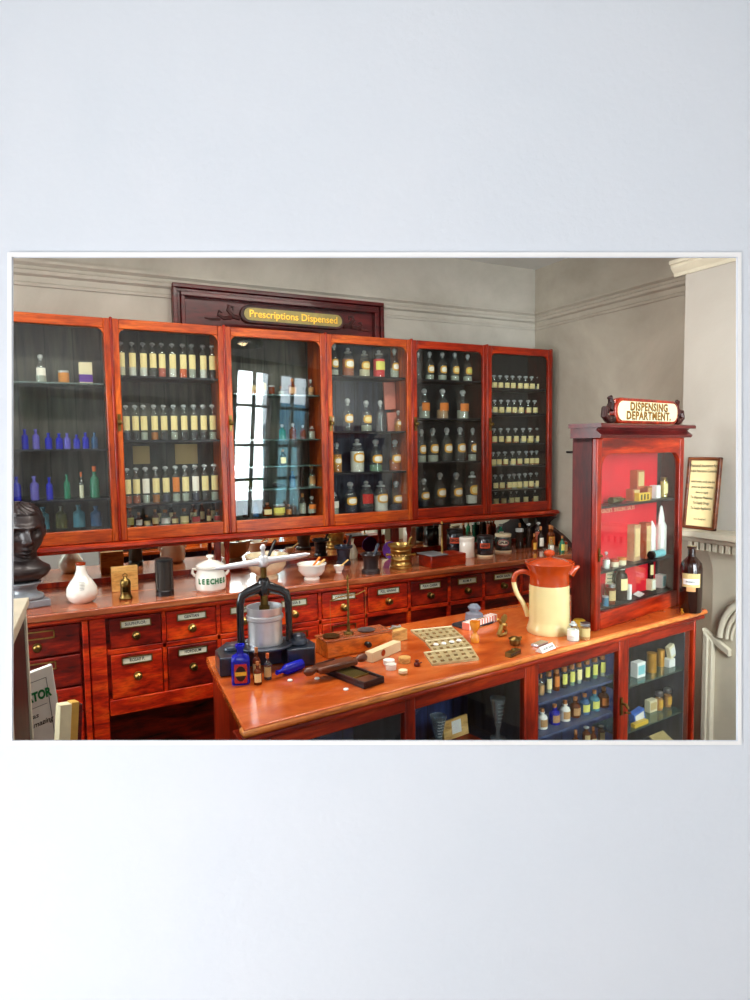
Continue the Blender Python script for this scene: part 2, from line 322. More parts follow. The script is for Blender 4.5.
# ------------------------------------------------------------ bottles
def cap(r,z0,z1): return [(0,z0),(r,z0),(r,z1),(0,z1)]
def ball(r,zc,rz,n=8): return [(r*math.sin(PI*i/n),zc-rz*math.cos(PI*i/n)) for i in range(n+1)]
KIND={ # body profile, stopper profile, contents radius+max level, label (z0,z1,angle), noun
 'tinct':([(0,0),(1,0),(1,.69),(.93,.745),(.50,.79),(.42,.81),(.42,.86),(.58,.87),(.58,.89),(.3,.89)],[(0,.86),(.3,.88),(.25,.905),(.72,.93),(.72,.97),(.3,1),(0,1)],(.95,.6),(.28,.68,1.05),'stoppered bottle'),
 'round':([(0,0),(.95,0),(1,.02),(1,.55),(.93,.61),(.55,.67),(.42,.70),(.42,.76),(.62,.77),(.62,.79),(.3,.79)],[(0,.78),(.34,.78),(.26,.82)]+ball(.5,.91,.09)[1:],(.95,.5),(.26,.52,.95),'round stoppered bottle'),
 'salt':([(0,0),(1,0),(1,.62),(.9,.69),(.62,.73),(.62,.78),(.74,.79),(.74,.81),(.4,.81)],[(0,.8),(.66,.81),(.6,.86),(.22,.88)]+ball(.36,.94,.06)[2:],(.96,.6),(.28,.58,.95),'wide-mouthed stoppered jar'),
 'mini':([(0,0),(1,0),(1,.44),(.8,.54),(.42,.60),(.42,.72),(.3,.72)],[(0,.7),(.24,.72),(.24,.82),(.66,.88),(.66,.96),(.3,1),(0,1)],(.95,.4),(.1,.46,1.15),'little stoppered bottle'),
 'vial':([(0,0),(1,0),(1,.55),(.85,.63),(.42,.70),(.4,.80),(.52,.81),(.52,.84),(.3,.84)],[(0,.82),(.38,.82),(.42,1),(0,1)],(.95,.5),(.12,.5,1.0),'corked bottle'),
 'plain':([(0,0),(1,0),(1,.60),(.9,.68),(.42,.75),(.36,.78),(.36,.93),(.5,.94),(.5,1),(.3,1),(.28,.9)],None,(.88,.5),(.1,.5,1.0),'open bottle'),
 'jar':([(0,0),(1,0),(1,.80),(.9,.84),(.9,.88)],[(0,.84),(.98,.84),(.98,1),(0,1)],(.9,.76),(.2,.7,1.2),'lidded jar'),
 'pear':([(0,0),(.7,0),(1,.15),(1,.32),(.75,.52),(.35,.72),(.3,.9),(.42,.92),(.42,1),(.2,1)],None,(.6,.3),(.1,.3,.8),'pear-shaped bottle'),
 'tub':([(0,0),(1,0),(1,.96),(.85,1),(0,1)],None,(.9,.9),(.2,.8,1.1),'tube'),
 'tube':([(0,0),(1,0),(1,.8),(.8,.82),(.8,.84)],[(0,.8),(.8,.8),(.8,1),(0,1)],(.85,.7),(.2,.7,1.1),'corked tube'),
}
CACHE={}
def mesh_of(key,build,mat):
    k=(key,mat.name)
    if k not in CACHE:
        o=build().obj(key[0],mat,smooth=40); CACHE[k]=o.data; bpy.data.objects.remove(o)
    o=bpy.data.objects.new(key[0],CACHE[k]); COL.objects.link(o); return o
def patch(rr,z0,z1,a,oval=False,n=10):
    m=M()
    if oval:
        vs=[(0,-rr,(z0+z1)/2)]; k=20
        for i in range(k):
            t=2*PI*i/k; ct,st=math.cos(t),math.sin(t); q=(abs(ct)**3+abs(st)**3)**(-1/3); an=-PI/2+a*ct*q; vs.append((rr*math.cos(an),rr*math.sin(an),(z0+z1)/2+(z1-z0)/2*st*q))
        vs+= [(rr*math.cos(-PI/2+a*.5*math.cos(2*PI*i/k)),rr*math.sin(-PI/2+a*.5*math.cos(2*PI*i/k)),(z0+z1)/2+(z1-z0)/4*math.sin(2*PI*i/k)) for i in range(k)]
        fs=[(0,21+i,21+(i+1)%k) for i in range(k)]+[(1+i,1+(i+1)%k,21+(i+1)%k,21+i) for i in range(k)]
        return m.add(vs,fs)
    vs=[]; fs=[]
    for i in range(n+1):
        an=-PI/2-a+2*a*i/n
        for z in (z0,z1): vs.append((rr*math.cos(an),rr*math.sin(an),z))
    return m.add(vs,[(2*i,2*i+2,2*i+3,2*i+1) for i in range(n)])
def bottle(P,h,r,kind,glass='clear',cont=None,lev=None,lab='cream',label='',oval=None,group=None,stop=None,name='bottle',rz=0,cat='bottle',sq=0,parts=True):
    body,stp,(cr,cl_),(l0,l1,la),noun=KIND[kind]
    root=thing(name,label,cat,P,rz,group); root.scale=(r,r,h); n=14
    o=mesh_of(('glass_body',kind,sq),lambda: M().lathe(body,16,sq=sq),GB[glass] if isinstance(glass,str) else glass); o.parent=root
    if stp:
        sm=stop or (CORK if kind in('vial','tube') else STOPG)
        o=mesh_of(('cork' if sm in (CORK,ORC) else 'stopper',kind),lambda: M().lathe(stp,10),sm); o.parent=root
    if cont and cont!='clear':
        lv=lev or cl_; o=mesh_of(('contents',kind,round(lv,2),sq),lambda: M().lathe(cap(cr,.015,lv),12,sq=sq),CT[cont]); o.parent=root
    if lab:
        if oval:
            o=mesh_of(('label',kind,1),lambda: patch(1.03,l0,l1,la,True),LB['gold']); o.parent=root
            q=mesh_of(('label_panel',kind),lambda: patch(1.05,l0+.05,l1-.05,la*.7,True),LB[lab]); q.parent=o
        else: o=mesh_of(('label',kind,0,sq),lambda: patch(1.03,l0,l1,la),LB[lab]); o.parent=root
    return root
ORD=['first','second','third','fourth','fifth','sixth','seventh','eighth','ninth','tenth','eleventh','twelfth','thirteenth','fourteenth','fifteenth','sixteenth']
CABN=['leftmost','second','third','fourth','fifth','rightmost']
# ------------------------------------------------------------ wall cabinets
ZT,ZB=2.049,1.1195; XE=[-.16,.333,.806,1.299,1.779,2.260,2.726]; YC=2.98; YI=3.09
cab_desc=['left-hand glazed wall cabinet holding blue and green bottles','glazed wall cabinet with three rows of tall cream-labelled bottles','glazed wall cabinet with glass shelves reflecting the window',
 'glazed wall cabinet with an orange and a red bottle on its top shelf','glazed wall cabinet of clear bottles with gold-edged labels','right-hand glazed wall cabinet with six rows of tiny bottles']
backm=[GREY,GREY,GREY,NAVG,BLACKB,BLACKB]
CABS=[]
for i in range(6):
    x0,x1=XE[i]+.004,XE[i+1]-.004; c=(x0+x1)/2; hw=(x1-x0)/2; vm,hm=(W_CAB,W_CABH) if i<4 else (W_CABR,W_CABRH)  # same wood; weaker light on the right-hand pair is put into a redder tone
    t=thing('glazed_cabinet',cab_desc[i],'wall cabinet',(c,YC,ZB)); CABS.append(t); H=ZT-ZB
    m=M(); m.box(-hw,-hw+.014,.022,.205,0,H); m.box(hw-.014,hw,.022,.205,0,H); m.box(-hw,hw,.022,.205,H-.014,H); m.box(-hw,hw,.022,.205,0,.014)
    m.obj('carcass',W_DARK if i>3 else vm,t)
    M().box(-hw+.014,hw-.014,.195,.205,.014,H-.014).obj('back_panel',backm[i],t)
    d=M(); sw=.026; d.box(-hw,-hw+sw,0,.022,0,H); d.box(hw-sw,hw,0,.022,0,H); dr=pivot('door',t); d.objs('door_stile',vm,dr,bev=.004)
    d=M(); d.box(-hw+sw,hw-sw,.001,.021,H-.040,H); d.box(-hw+sw,hw-sw,.001,.021,0,.055); d.objs('door_rail',hm,dr,bev=.003)
    d=M()
    for s in (-1,1):
        pts=[(s*(hw-sw),H-.040),(s*(hw-sw-.03),H-.040)]+[(s*(hw-sw-.03+.03*math.sin(k*PI/12)),H-.07+.03*math.cos(k*PI/12)) for k in range(7)]
        d.prism(pts,.006,.016)
    d.objs('corner_bracket',hm,dr)
    M().box(-hw+sw-.003,hw-sw+.003,.010,.013,.05,H-.036).obj('glass_pane',GLASS,dr)
    if i:
        l=M(); l.at((-hw+.012,-.002,.50)); l.box(-.006,.006,-.004,.002,-.035,.035); l.lathe([(0,0),(.007,.001),(.009,.010),(.004,.016),(0,.017)],10); l.at((-hw+.012,-.008,.50),0,PI/2); l.lathe([(.004,-.002),(.004,.008),(.011,.014),(.008,.022),(0,.024)],10); l.obj('latch',DBRASS,dr)
# mullion strips, cornice bead and the moulded ledge they stand on
for i in range(6):
    M().box(XE[i]-.006-CABS[i].location.x,XE[i]-CABS[i].location.x+.006,-.003,.03,-.0,ZT-ZB+.006).obj('mullion',W_CABR,CABS[i],bev=.004)
M().box(XE[6]-.006-CABS[5].location.x,XE[6]-CABS[5].location.x+.006,.004,.03,0,ZT-ZB+.006).obj('mullion',W_CABR,CABS[5],bev=.004)
m=M(); m.prism([(YC-.030,ZB-.008),(YC-.034,ZB-.018),(YC-.012,ZB-.026),(YC-.006,ZB-.036),(YB-.004,ZB-.036),(YB-.004,ZB-.001),(YC-.022,ZB-.001)],XE[0],XE[-1]+.03,'x')
tag(m.obj('cabinet_ledge',W_CABRH,smooth=25),'long red moulded ledge running under all six wall cabinets','ledge')
# end gable curving from the cabinets down to the counter
g=[(3.12,ZB-.037),(2.93,ZB-.037),(2.965,1.068),(2.99,1.052),(2.998,1.04),(2.985,1.026),(2.945,1.008),(2.90,.990),(2.855,.966),(2.82,.940),(2.80,.9165),(3.155,.9165),(3.155,.99),(3.10,1.02),(3.08,1.04),(3.09,1.06)]
tag(M().prism(g,2.705,2.735,'x').obj('end_gable',W_DARK,bev=.002),'dark curved wooden end bracket between right-hand wall cabinet and back counter','bracket')
GEN={'tinct':'tall stoppered','round':'round-stoppered','salt':'wide-necked','mini':'tiny stoppered','vial':'small corked','plain':'open','jar':'lidded','pear':'pear-shaped','tub':'tube-like','tube':'corked tube'}
SHN={}
def row(ci,sx,sy,shelf,items,glass=False,Y=YI,shelfname=None,mk=True):
    z=ony(sx,sy,Y).z; x0,x1=XE[ci]+.02,XE[ci+1]-.02; t=CABS[ci]
    if mk:
        s=M().box(x0-t.location.x,x1-t.location.x,.03,.194,z-ZB-(.006 if glass else .009),z-ZB).obj('shelf',GSHELF if glass else SHELF,t)
    seen={}
    for k,it in enumerate(items):
        x,h,w,kd,gs,ct,lv,lb,ov=(list(it)+[None]*9)[:9]
        yy=Y+(.05 if (len(it)>9 and it[9]) else 0)
        P=V((ony(x,sy,yy).x,yy,z)); q=mpp(P); desc=f"{GEN[kd]} {gs} glass bottle"+(f" of {ct} contents" if ct and ct not in('dk','navy') else '')
        lab=f"{desc}, {ORD[k]} from left, {shelf}, {CABN[ci]} wall cabinet"
        lab=lab.replace(' contents','') if len(lab.split())>16 else lab
        bottle(P,h*q,w*q/2,kd,gs,ct,lv,lb,lab,ov,f'bottles on the {shelf} of the {CABN[ci]} wall cabinet',stop=ORC if kd=='vial' and gs in('green','clear') and ci==0 else None)
# leftmost
row(0,60,384,'top shelf',[(41.5,29,10,'round','clear','pale',.3,'white')],True)
def spot(x,y,Y,z=None): P=ony(x,y,Y); return V((P.x,Y,z if z is not None else P.z))
P=spot(64,384,YI); bottle(P,13*mpp(P),5*mpp(P),'jar',CT['ochre'],None,None,None,'squat orange pot on the glass shelf of the leftmost wall cabinet',name='pot',cat='pot')
P=spot(86,384,YI); t=thing('carton','cream carton with purple label on top glass shelf, leftmost wall cabinet','box',P); q=mpp(P)
M().box(-6*q,6*q,-.02,.02,0,21*q).obj('carton_body',CARD,t,bev=.001); M().box(-6.05*q,6.05*q,-.0208,.02,1.5*q,9*q).obj('label',PURP,t)
row(0,60,449,'second shelf',[(25.4,20,6,'plain','blue'),(36.4,20,6.5,'plain','lilac','pale',.5),(48.9,16,6.5,'plain','blue'),(59.6,15.5,6.5,'plain','blue'),(67.5,15.5,6.5,'plain','lilac','blue',.5),(77,14,6,'plain','blue'),(86,16,6,'plain','blue'),(95,16,6,'plain','sky')])
row(0,60,499,'third shelf',[(17,24,8,'plain','blue'),(35,24,8,'plain','lilac','pale',.5),(50,22,6,'plain','blue'),(67.6,24,6,'plain','green','pale',.4),(82,26,4.5,'vial','clear','cream'),(95.5,31,9,'vial','green','green',.5)])
row(0,60,528,'bottom',[(43.7,22,11,'plain','aqua'),(62,22,11,'plain','olive'),(79.6,22,11,'plain','aqua'),(96.5,20,10,'plain','sky')],mk=False)
# second
R1=[(122,.0,'cream'),(133,0,'white'),(144,0,'white'),(153.5,0,'clear'),(162.5,0,'rust'),(173,0,'white'),(183.5,0,'orange'),(192.5,0,'pale'),(203.5,0,'white'),(212.5,0,'dk')]
row(1,170,378.7,'top shelf',[(x,35-.4*(k>7),7.2,'tinct','clear',c,.3,'cream') for k,(x,_,c) in enumerate(R1)])
row(1,170,440,'second shelf',[(x,35,7,'tinct','clear',['navy','dk','pale','amber','dk','pale','dk','dk','dk','pale'][k],.22,'cream') for k,x in enumerate((127,136,144.5,155,164.5,174.5,184.5,194.5,204,213))])
row(1,170,502,'third shelf',[(x,36,7.4,'tinct','clear',['brown','brown','pale','amber','navy','pale','pale','navy','dk','pale'][k],.22,['cream','cream','white','cream','cream','orange','cream','white','cream','cream'][k]) for k,x in enumerate((128,137,146.5,156.5,166.5,176.5,186,196,205.5,215))])
row(1,170,524.5,'bottom',[(130.5,19,7,'vial','amber','dk',.4,'yellow'),(139,14,7,'vial','amber','rust',.4,'white'),(147,11,7,'vial','clear','pale',.4,'cream'),(155.5,16,7,'vial','amber','red',.5,'cream'),(159.5,22,4.5,'vial','dark','dk',.4,'cream',None,1),(165.5,15,10,'vial','clear','green',.5,'white'),(171.5,22,5,'vial','dark','brown',.4,'cream',None,1),(175,12,7,'vial','amber','amber',.5,'cream'),
 (184.5,15,9,'vial','clear','yel',.5,'cream'),(193.5,20,7,'vial','amber','brown',.5,'cream',None,1),(196,13,9,'vial','clear','ochre',.5,'red'),(202.5,20,5,'vial','amber','dk',.4,'cream',None,1),(209,13,5,'vial','amber','brown',.5,'cream'),(213,21,5,'vial','dark','dk',.5,'cream',None,1),(217.5,12,8,'vial','clear','cream',.5,'red')],mk=False)
# papers pinned on the back of the second cabinet
for x,y0,y1,w,l in ((141,446,464,16,'small printed yellow notice pinned inside the second wall cabinet, left one'),(186,444,464,22,'faded printed sheet pinned inside the second wall cabinet, right one')):
    a=ony(x,y0,3.172); b=ony(x,y1,3.172); q=mpp(a); tag(M().box(a.x-w*q/2,a.x+w*q/2,3.171,3.1735,b.z,a.z).obj('pinned_notice',LB['old']),l,'notice')
# third
row(2,270,395.5,'top glass shelf',[(241.6,12,7,'round','clear','ochre'),(252.5,18,8,'round','clear','ochre',.4,'old'),(262.7,20,7.5,'salt','clear','white',.6,'cream'),(271.8,10,6,'jar','amber','amber'),(281,9,6,'vial','clear','pale'),(292,17,9,'vial','amber','brown',.5,'tan'),(310.7,17,6,'round','clear','tan',.5,'tan')],True)
row(2,270,439.5,'second glass shelf',[(246,16,8,'vial','clear','cream'),(260.6,14,6,'jar','amber','amber'),(282.4,15,7,'round','green','green'),(293,16,7,'round','amber','brown'),(303,14,6,'round','amber','amber'),(312,13,7,'salt','clear','pale')],True)
row(2,255,466.0,'third glass shelf',[(283,16,6.5,'vial','dark','dk',.5,'cream')],True)
row(2,270,488,'fourth glass shelf',[(247.7,15,10,'pear','olive','dk',.25,None),(261,15,4.5,'tub','green',None,None,None),(292.6,16,6,'plain','sky','pale',.5,None),(302,20,3.5,'tub','dark',None,None,None),(312,21,7.5,'vial','clear','pale',.4,'tan')],True)
P=spot(279,485,YI); q=mpp(P); P.z=ony(270,488,YI).z+.013
t=thing('gourd_flask','brown gourd-shaped flask lying on its side in third wall cabinet','flask',P)
M().at((0,0,0),0,0,PI/2).lathe([(0,-.036),(.009,-.034),(.0125,-.022),(.012,-.008),(.008,.006),(.005,.02),(.0045,.033),(0,.034)],14).obj('body',BRONZE,t)
row(2,270,515.5,'bottom',[(246,15,7,'plain','dark'),(256,14,6,'plain','sky'),(267.5,13,9,'vial','amber','amber',.5,'cream'),(279,11,12,'jar','clear','yel',.6,'yellow'),(289,10,6,'vial','clear','ochre'),(293.5,15,6,'plain','clear'),(302.8,20,7,'vial','clear','pale'),(312,17,9,'round','clear','pale',.4,'orange')],mk=False)
# fourth
row(3,370,378,'top shelf',[(334.6,33,8.5,'round','clear','pale',.2,'white',1),(348.2,29,12,'salt','clear','brown',.6,'white',1),(364.6,27,11,'salt','clear','cream',.3,'cream',1),(379,28,12,'salt','clear','red',.66,'yellow'),(394.6,30,9,'round','clear','pale',.35,'white',1)])
row(3,370,431.5,'second shelf',[(330,30,9,'round','clear','pale',.2,'white',1),(348,33,11,'round','clear',None,None,'white',1),(366.4,31,11,'round','clear','pale',.2,'cream',1),(380.5,31,10,'round','clear',None,None,None),(398.5,21,8,'round','clear','ochre',.4,'white',1)])
row(3,370,471.5,'third shelf',[(337,30,10,'round','clear','ochre',.6,'white',1),(357.4,33,14,'salt','clear','white',.62,'white',1),(376,32,13,'round','clear','green',.2,'white',1),(395.2,31,12,'round','clear','brown',.35,'white',1)])
row(3,370,511.5,'bottom',[(334,22,10,'salt','clear','pale',.5,'white'),(350.6,31,13,'round','clear','navy',.3,'white',1),(366.4,31,14,'salt','clear','navy',.1,'red'),(381,30,14,'salt','clear','white',.5,'white',1),(396.4,29,12,'round','clear','navy',.2,'white',1)],mk=False)
zt=ony(370,431.5,YI).z
for k,(x,y,h) in enumerate(((391,408,24),(393,427,17))):
    P=ony(x,y,3.125); q=mpp(P); t=thing('leaflet_packet',['upper of two pink paper packets leaning in the fourth wall cabinet','lower of two pink paper packets leaning in the fourth wall cabinet'][k],'packet',(P.x,3.12+.012*(1-k),zt+(.118 if k==0 else .0)),0,'pink packets in the fourth wall cabinet')
    M().at((0,0,0),0,0,-.06).box(-6.5*q,6.5*q,-.006,.006,0,(27 if k==0 else 19)*q).obj('packet_body',PINK,t,bev=.001)
# fifth
row(4,450,381.7,'top shelf',[(418.5,28,5,'round','clear',None,None,None),(429.7,29,9,'round','clear','pale',.2,'white',1),(442.3,29,9,'round','clear','pale',.2,'white',1),(454.8,29,9,'round','clear','pale',.2,'cream',1),(467.6,28,9,'round','clear','pale',.2,'yellow',1)])
row(4,450,419,'second shelf',[(424.4,30,11,'round','clear','pale',.4,'orange'),(442.5,30,12,'round','clear','tan',.3,'orange'),(462.8,29,12,'round','clear','pale',.3,'orange')])
row(4,450,461.5,'third shelf',[(421.7,33,9,'round','clear','pale',.2,'white',1),(433,34,11,'round','clear','pale',.2,'white',1),(446.8,34,11,'round','clear',None,None,'white',1),(460,34,11,'round','clear',None,None,'white',1),(473,33,10,'round','clear','pale',.2,'white',1)])
row(4,450,504.7,'bottom',[(423.9,28,11,'round','clear','navy',.2,'white',1),(439.9,33,12,'round','clear','dk',.2,'white',1),(456.4,32,12,'round','clear','dk',.2,'white',1),(472.4,32,13,'salt','clear','white',.25,'cream',1)],mk=False)
# sixth: six rows of tiny bottles
CC=['cream','pale','rust','yel','dk','pale','ochre','brown','amber']
for rn,(sn,sy,h,xs_) in enumerate((('top shelf',390,14,(9,15,21.5,27.5,34.5,40.5,46.5,53.5)),('second shelf',414,14,(9.5,16,23,29,35.5,43,49.5)),('third shelf',443,15,(9,15.5,23,30.5,38,45,52.5)),
  ('fourth shelf',465,14,(8,13.5,20,27.5,34,41,46.5,51.5)),('fifth shelf',488.3,15,(10,16.5,24,29,34,40,45.5,52)),('bottom',503.8,15,(10.5,18,26,31.5,40,50)))):
    row(5,520,sy,sn,[(485+x,h,6.3,'mini','clear',CC[(k*2+rn)%9],.3,'cream') for k,x in enumerate(xs_)],mk=rn<5)
# ------------------------------------------------------------ pelmet and sign above the cabinets
px0,px1,pz1=.622,1.712,2.262
t=thing('door_pelmet','dark red mahogany lintel on the wall behind the wall cabinets','pelmet',(px0,YB-.001,2.053)); w=px1-px0; h=pz1-2.053
m=M()
for a,b,c in ((0,.02,.05),(.02,.035,.035),(.035,.055,.05)): m.box(a,w-a,-c,0,h-b,h-a); m.box(a,b,-c,0,0,h-b); m.box(w-b,w-a,-c,0,0,h-b)
m.obj('pelmet_frame',W_PELM,t,bev=.003); M().box(.055,w-.055,-.012,0,0,h-.055).obj('pelmet_panel',W_PELM,t)
a=ony(243,318,YC+.01); b=ony(343,323,YC+.01); cx=(a.x+b.x)/2; ln=b.x-a.x
t=thing('prescription_sign','long rounded gilt sign in blackletter above the third wall cabinet','sign',(cx,YC+.012,2.115))
M().prism(stadium(ln+.02,.082),0,.03).obj('sign_board',W_DARK,t,bev=.004)
M().prism(stadium(ln-.012,.056),-.003,.002).obj('sign_panel',SIGNG,t)
text('Prescriptions Dispensed',.046,GOLD,'lettering',t,(0,-.004,0),sx=.98,ext=.001,bold=.0006)
text('Prescriptions Dispensed',.046,plain('red_outline',(110,30,16)),'lettering_shadow',t,(.0012,-.0034,-.0012),sx=.98,ext=.0004,bold=.0012)
for s in (-1,1):
    m=M(); x=s*(ln/2+.01)
    m.tube([(x,0.014,-.02),(x+s*.03,.014,-.015),(x+s*.055,.014,.012),(x+s*.05,.014,.03),(x+s*.03,.014,.028),(x+s*.032,.014,.012)],[.012,.011,.009,.008,.006,.004],8)
    m.tube([(x+s*.04,.014,-.02),(x+s*.075,.014,-.025),(x+s*.10,.014,-.012),(x+s*.095,.014,.004),(x+s*.08,.014,.0)],[.01,.009,.007,.006,.003],8)
    m.tube([(x+s*.09,.014,-.03),(x+s*.13,.014,-.034),(x+s*.16,.014,-.03)],[.007,.006,.002],8)
    m.obj('carved_scroll',W_DARK,t)
# ------------------------------------------------------------ back counter with drawers
BZ=.915; BY0=2.65
t=thing('back_counter','long red mahogany drawer counter along the back wall','counter',(0,BY0,0)); D=YB-BY0-.003
m=M(); m.box(-.55,2.745,0,D,BZ-.028,BZ); m.obj('countertop',W_BTOP,t,bev=.006)
M().box(-.55,2.735,.008,.03,BZ-.040,BZ-.028).obj('edge_moulding',W_DRAW,t,bev=.003)
m=M(); BX0,BX1=-.55,2.72; f0=.03
m.box(BX0,BX1,f0+.02,D,.50,BZ-.03); m.box(BX0,.236,f0+.02,D,0,.5); m.box(BX0,BX1,.30,D,0,.5)
m.obj('carcass',W_DRAWD,t)
m=M(); m.box(BX0,BX1,f0,f0+.02,BZ-.05,BZ-.028); m.box(.236,BX1,f0,f0+.02,.722,.742); m.box(.236,BX1,f0-.006,f0+.02,.485,.545)
DX=[.236,.447,.664,.872,1.115,1.343,1.573,1.80,2.008,2.25,2.48,2.72]
for x in DX[1:-1]: m.box(x-.008,x+.008,f0,f0+.02,.545,.87)
m.obj('drawer_rails',W_DRAW,t,bev=.002)
m=M(); m.box(.150,.170,f0-.014,f0+.02,0,.87); m.box(.175,.232,f0-.004,f0+.02,0,.87); m.obj('pilaster',W_DRAW,t,bev=.003)
NM1=['SULPH:FLOR:','GENTIAN','CAMPH:','CASSIA B','CINCH: FLAV','FOL: SENNAE','PULV: CASSIA','ALUM: P.','MAGN: SULPH','SAL GLAUB','']
NM2=['ROSAE P.','HORDEUM','LICHEN','','','','','','','','']
def drawer(x0,x1,z0,z1,name,row_,dark,worn=False):
    c=(x0+x1)/2; w=x1-x0; h=z1-z0
    d=M().box(-w/2,w/2,0,.018,-h/2,h/2).obj('drawer',W_DRAWD if dark else W_DRAW,t,bev=.003,loc=(c,f0-.001,(z0+z1)/2))
    k=M().at((0,0,-.006 if h>.13 else -.016),0,PI/2); k.lathe([(.016,-.001),(.016,.002),(.006,.004),(.006,.012),(.013,.018),(.014,.024),(.009,.029),(0,.030)],14); k.obj('knob',DBRASS if not name or dark else BRASS,d)
    lw_,lh=min(.118,w*.6),.030; lz=h/2-.027
    hd=M(); 
    for a in ((-lw_/2,-lw_/2+.004,-lh/2,lh/2),(lw_/2-.004,lw_/2,-lh/2,lh/2),(-lw_/2,lw_/2,lh/2-.004,lh/2),(-lw_/2,lw_/2,-lh/2,-lh/2+.004)): hd.box(a[0],a[1],-.005,.0005,a[2]+lz,a[3]+lz)
    hh=hd.obj('label_holder',BRASS,d)
    if name: 
        M().box(-lw_/2+.003,lw_/2-.003,-.002,.0003,lz-lh/2+.003,lz+lh/2-.003).obj('label_card',CARDL,hh)
        text(name,.0165,INK,'lettering',hh,(0,-.0024,lz),sx=.80,ext=.0002,space=1.05,bold=.0003)
for i in range(11):
    drawer(DX[i]+.011,DX[i+1]-.011,.745,.862,NM1[i],1,i in(0,) or i>5)  # right-hand drawers: shade of jug and cabinet put into a darker wood
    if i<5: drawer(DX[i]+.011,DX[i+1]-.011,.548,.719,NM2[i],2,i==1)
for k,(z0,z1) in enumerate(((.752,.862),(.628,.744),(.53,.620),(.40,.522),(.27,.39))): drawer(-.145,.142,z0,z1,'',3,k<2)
# mirror strips and turned posts between counter and cabinets
t=thing('back_mirror','long low framed mirror on the wall between back counter and wall cabinets','mirror',(0,3.165,BZ+.001))
m=M()
for a,b in ((-.5,.78),(.80,1.75),(1.785,2.085),(2.12,2.70)): m.box(a,b,0,.006,.022,.165)
m.obj('mirror_glass',MIRROR,t)
m=M(); m.box(-.55,2.70,-.006,.008,0,.022)
for a,b in ((.775,.805),(1.745,1.79),(2.08,2.125)): m.box(a,b,-.008,.01,.02,.166)
m.obj('mirror_frame',W_CABR,t); M().box(-.55,2.70,.008,.03,0,.166).obj('mirror_backing',W_DARK,t)
for k,x in enumerate((.792,1.761)):
    t=thing('turned_post',['red turned post supporting the wall cabinets beside the leeches jar','red turned post supporting the wall cabinets behind the brass mortar'][k],'post',(x,3.0,BZ+.0005),0,'turned posts under the wall cabinets')
    M().lathe([(.014,0),(.014,.02),(.008,.028),(.011,.05),(.007,.065),(.012,.09),(.0085,.125),(.012,.14),(.014,.15),(.014,.1675)],14).obj('post_shaft',W_CABR,t)
def bc(x,y): return onz(x,y,BZ+.0003)
# ------------------------------------------------------------ bust
P=onz(25,606,BZ+.0003); t=thing('portrait_bust','black bronze head of a man on a grey marble plinth at left','bust',P,face(P)+.22)
m=M()
def hd(u,v):
    # u around (0 = face, -Y), v from -PI/2 (chin) to PI/2
    cx,sx_,cv,sv=math.cos(u),math.sin(u),math.cos(v),math.sin(v)
    g=lambda a,s:math.exp(-(a/s)**2)
    r=1+0*u
    x=.077*sx_*(abs(cv)**.85)*(1-.20*g(v+1.0,.55)); y=-.092*cx*(abs(cv)**.9); z=.106*sv
    fr=max(0,cx)
    y-=.040*g(u,.13)*g(v+.18,.17)*fr; y-=.022*g(u,.10)*g(v-.02,.2)*fr; x+=.010*math.copysign(1,sx_)*g(abs(u)-.16,.08)*g(v+.30,.07)            # nose
    y-=.016*g(abs(u)-.3,.3)*g(v-.27,.09)*fr            # brow
    y+=.026*(g(u-.40,.19)+g(u+.40,.19))*g(v-.06,.13)*fr  # eye sockets
    y-=.012*(g(u-.40,.1)+g(u+.40,.1))*g(v-.05,.06)*fr  # eyelids
    y-=.013*g(u,.28)*g(v+.56,.07)*fr; y+=.014*g(u,.3)*g(v+.66,.04)*fr; y-=.012*g(u,.26)*g(v+.75,.06)*fr; y+=.010*g(u,.25)*g(v+.88,.06)*fr; y+=.010*g(abs(u)-.55,.2)*g(v+.5,.22)*fr
    y-=.016*g(u,.35)*g(v+1.1,.2)*fr             # chin
    x+=(.006*math.copysign(1,sx_))*g(abs(u)-.75,.3)*g(v+.25,.3)*abs(sx_)
    if cx<.35 and v>-.5 or v>.75: k=(.045+.03*math.sin(u*11+v*9)*math.sin(v*13+u*4))*min(1,(v+.5)*1.5); x*=1+k*1.6; y*=1+k*1.6; z*=1+k
    return (x,y,z)
nu,nv=120,90; vs=[hd(2*PI*i/nu-PI,-PI/2+PI*(j+.5)/nv) for j in range(nv) for i in range(nu)]
fs=[(j*nu+i,j*nu+(i+1)%nu,(j+1)*nu+(i+1)%nu,(j+1)*nu+i) for j in range(nv-1) for i in range(nu)]+[tuple(range(nu-1,-1,-1)),tuple(range((nv-1)*nu,nv*nu))]
m.at((0,-.012,.290),0,.10); m.add(vs,fs)
for s in (-1,1): m.at((s*.080,-.002,.286),0,.2); m.lathe([(0,-.026),(.007,-.022),(.011,0),(.009,.014),(0,.022)],10,.8,1.5)
m.at((0,.006,0)); m.lathe([(.0,.118),(.066,.12),(.064,.135),(.058,.15),(.052,.18),(.053,.215),(.06,.245)],28,1,.95)
m.at(); m.lathe([(0,.095),(.05,.095),(.082,.112),(.098,.135),(.094,.150),(.070,.165),(.05,.185)],28,1,.75)
m.obj('bust_body',BRONZE,t,smooth=80)
m=M(); m.box(-.075,.075,-.07,.07,0,.028); m.lathe([(.066,.028),(.07,.036),(.066,.044),(.048,.052),(.042,.066),(.05,.080),(.062,.086),(.062,.094),(0,.096)],28); m.obj('plinth',PLINTH,t,bev=.003)
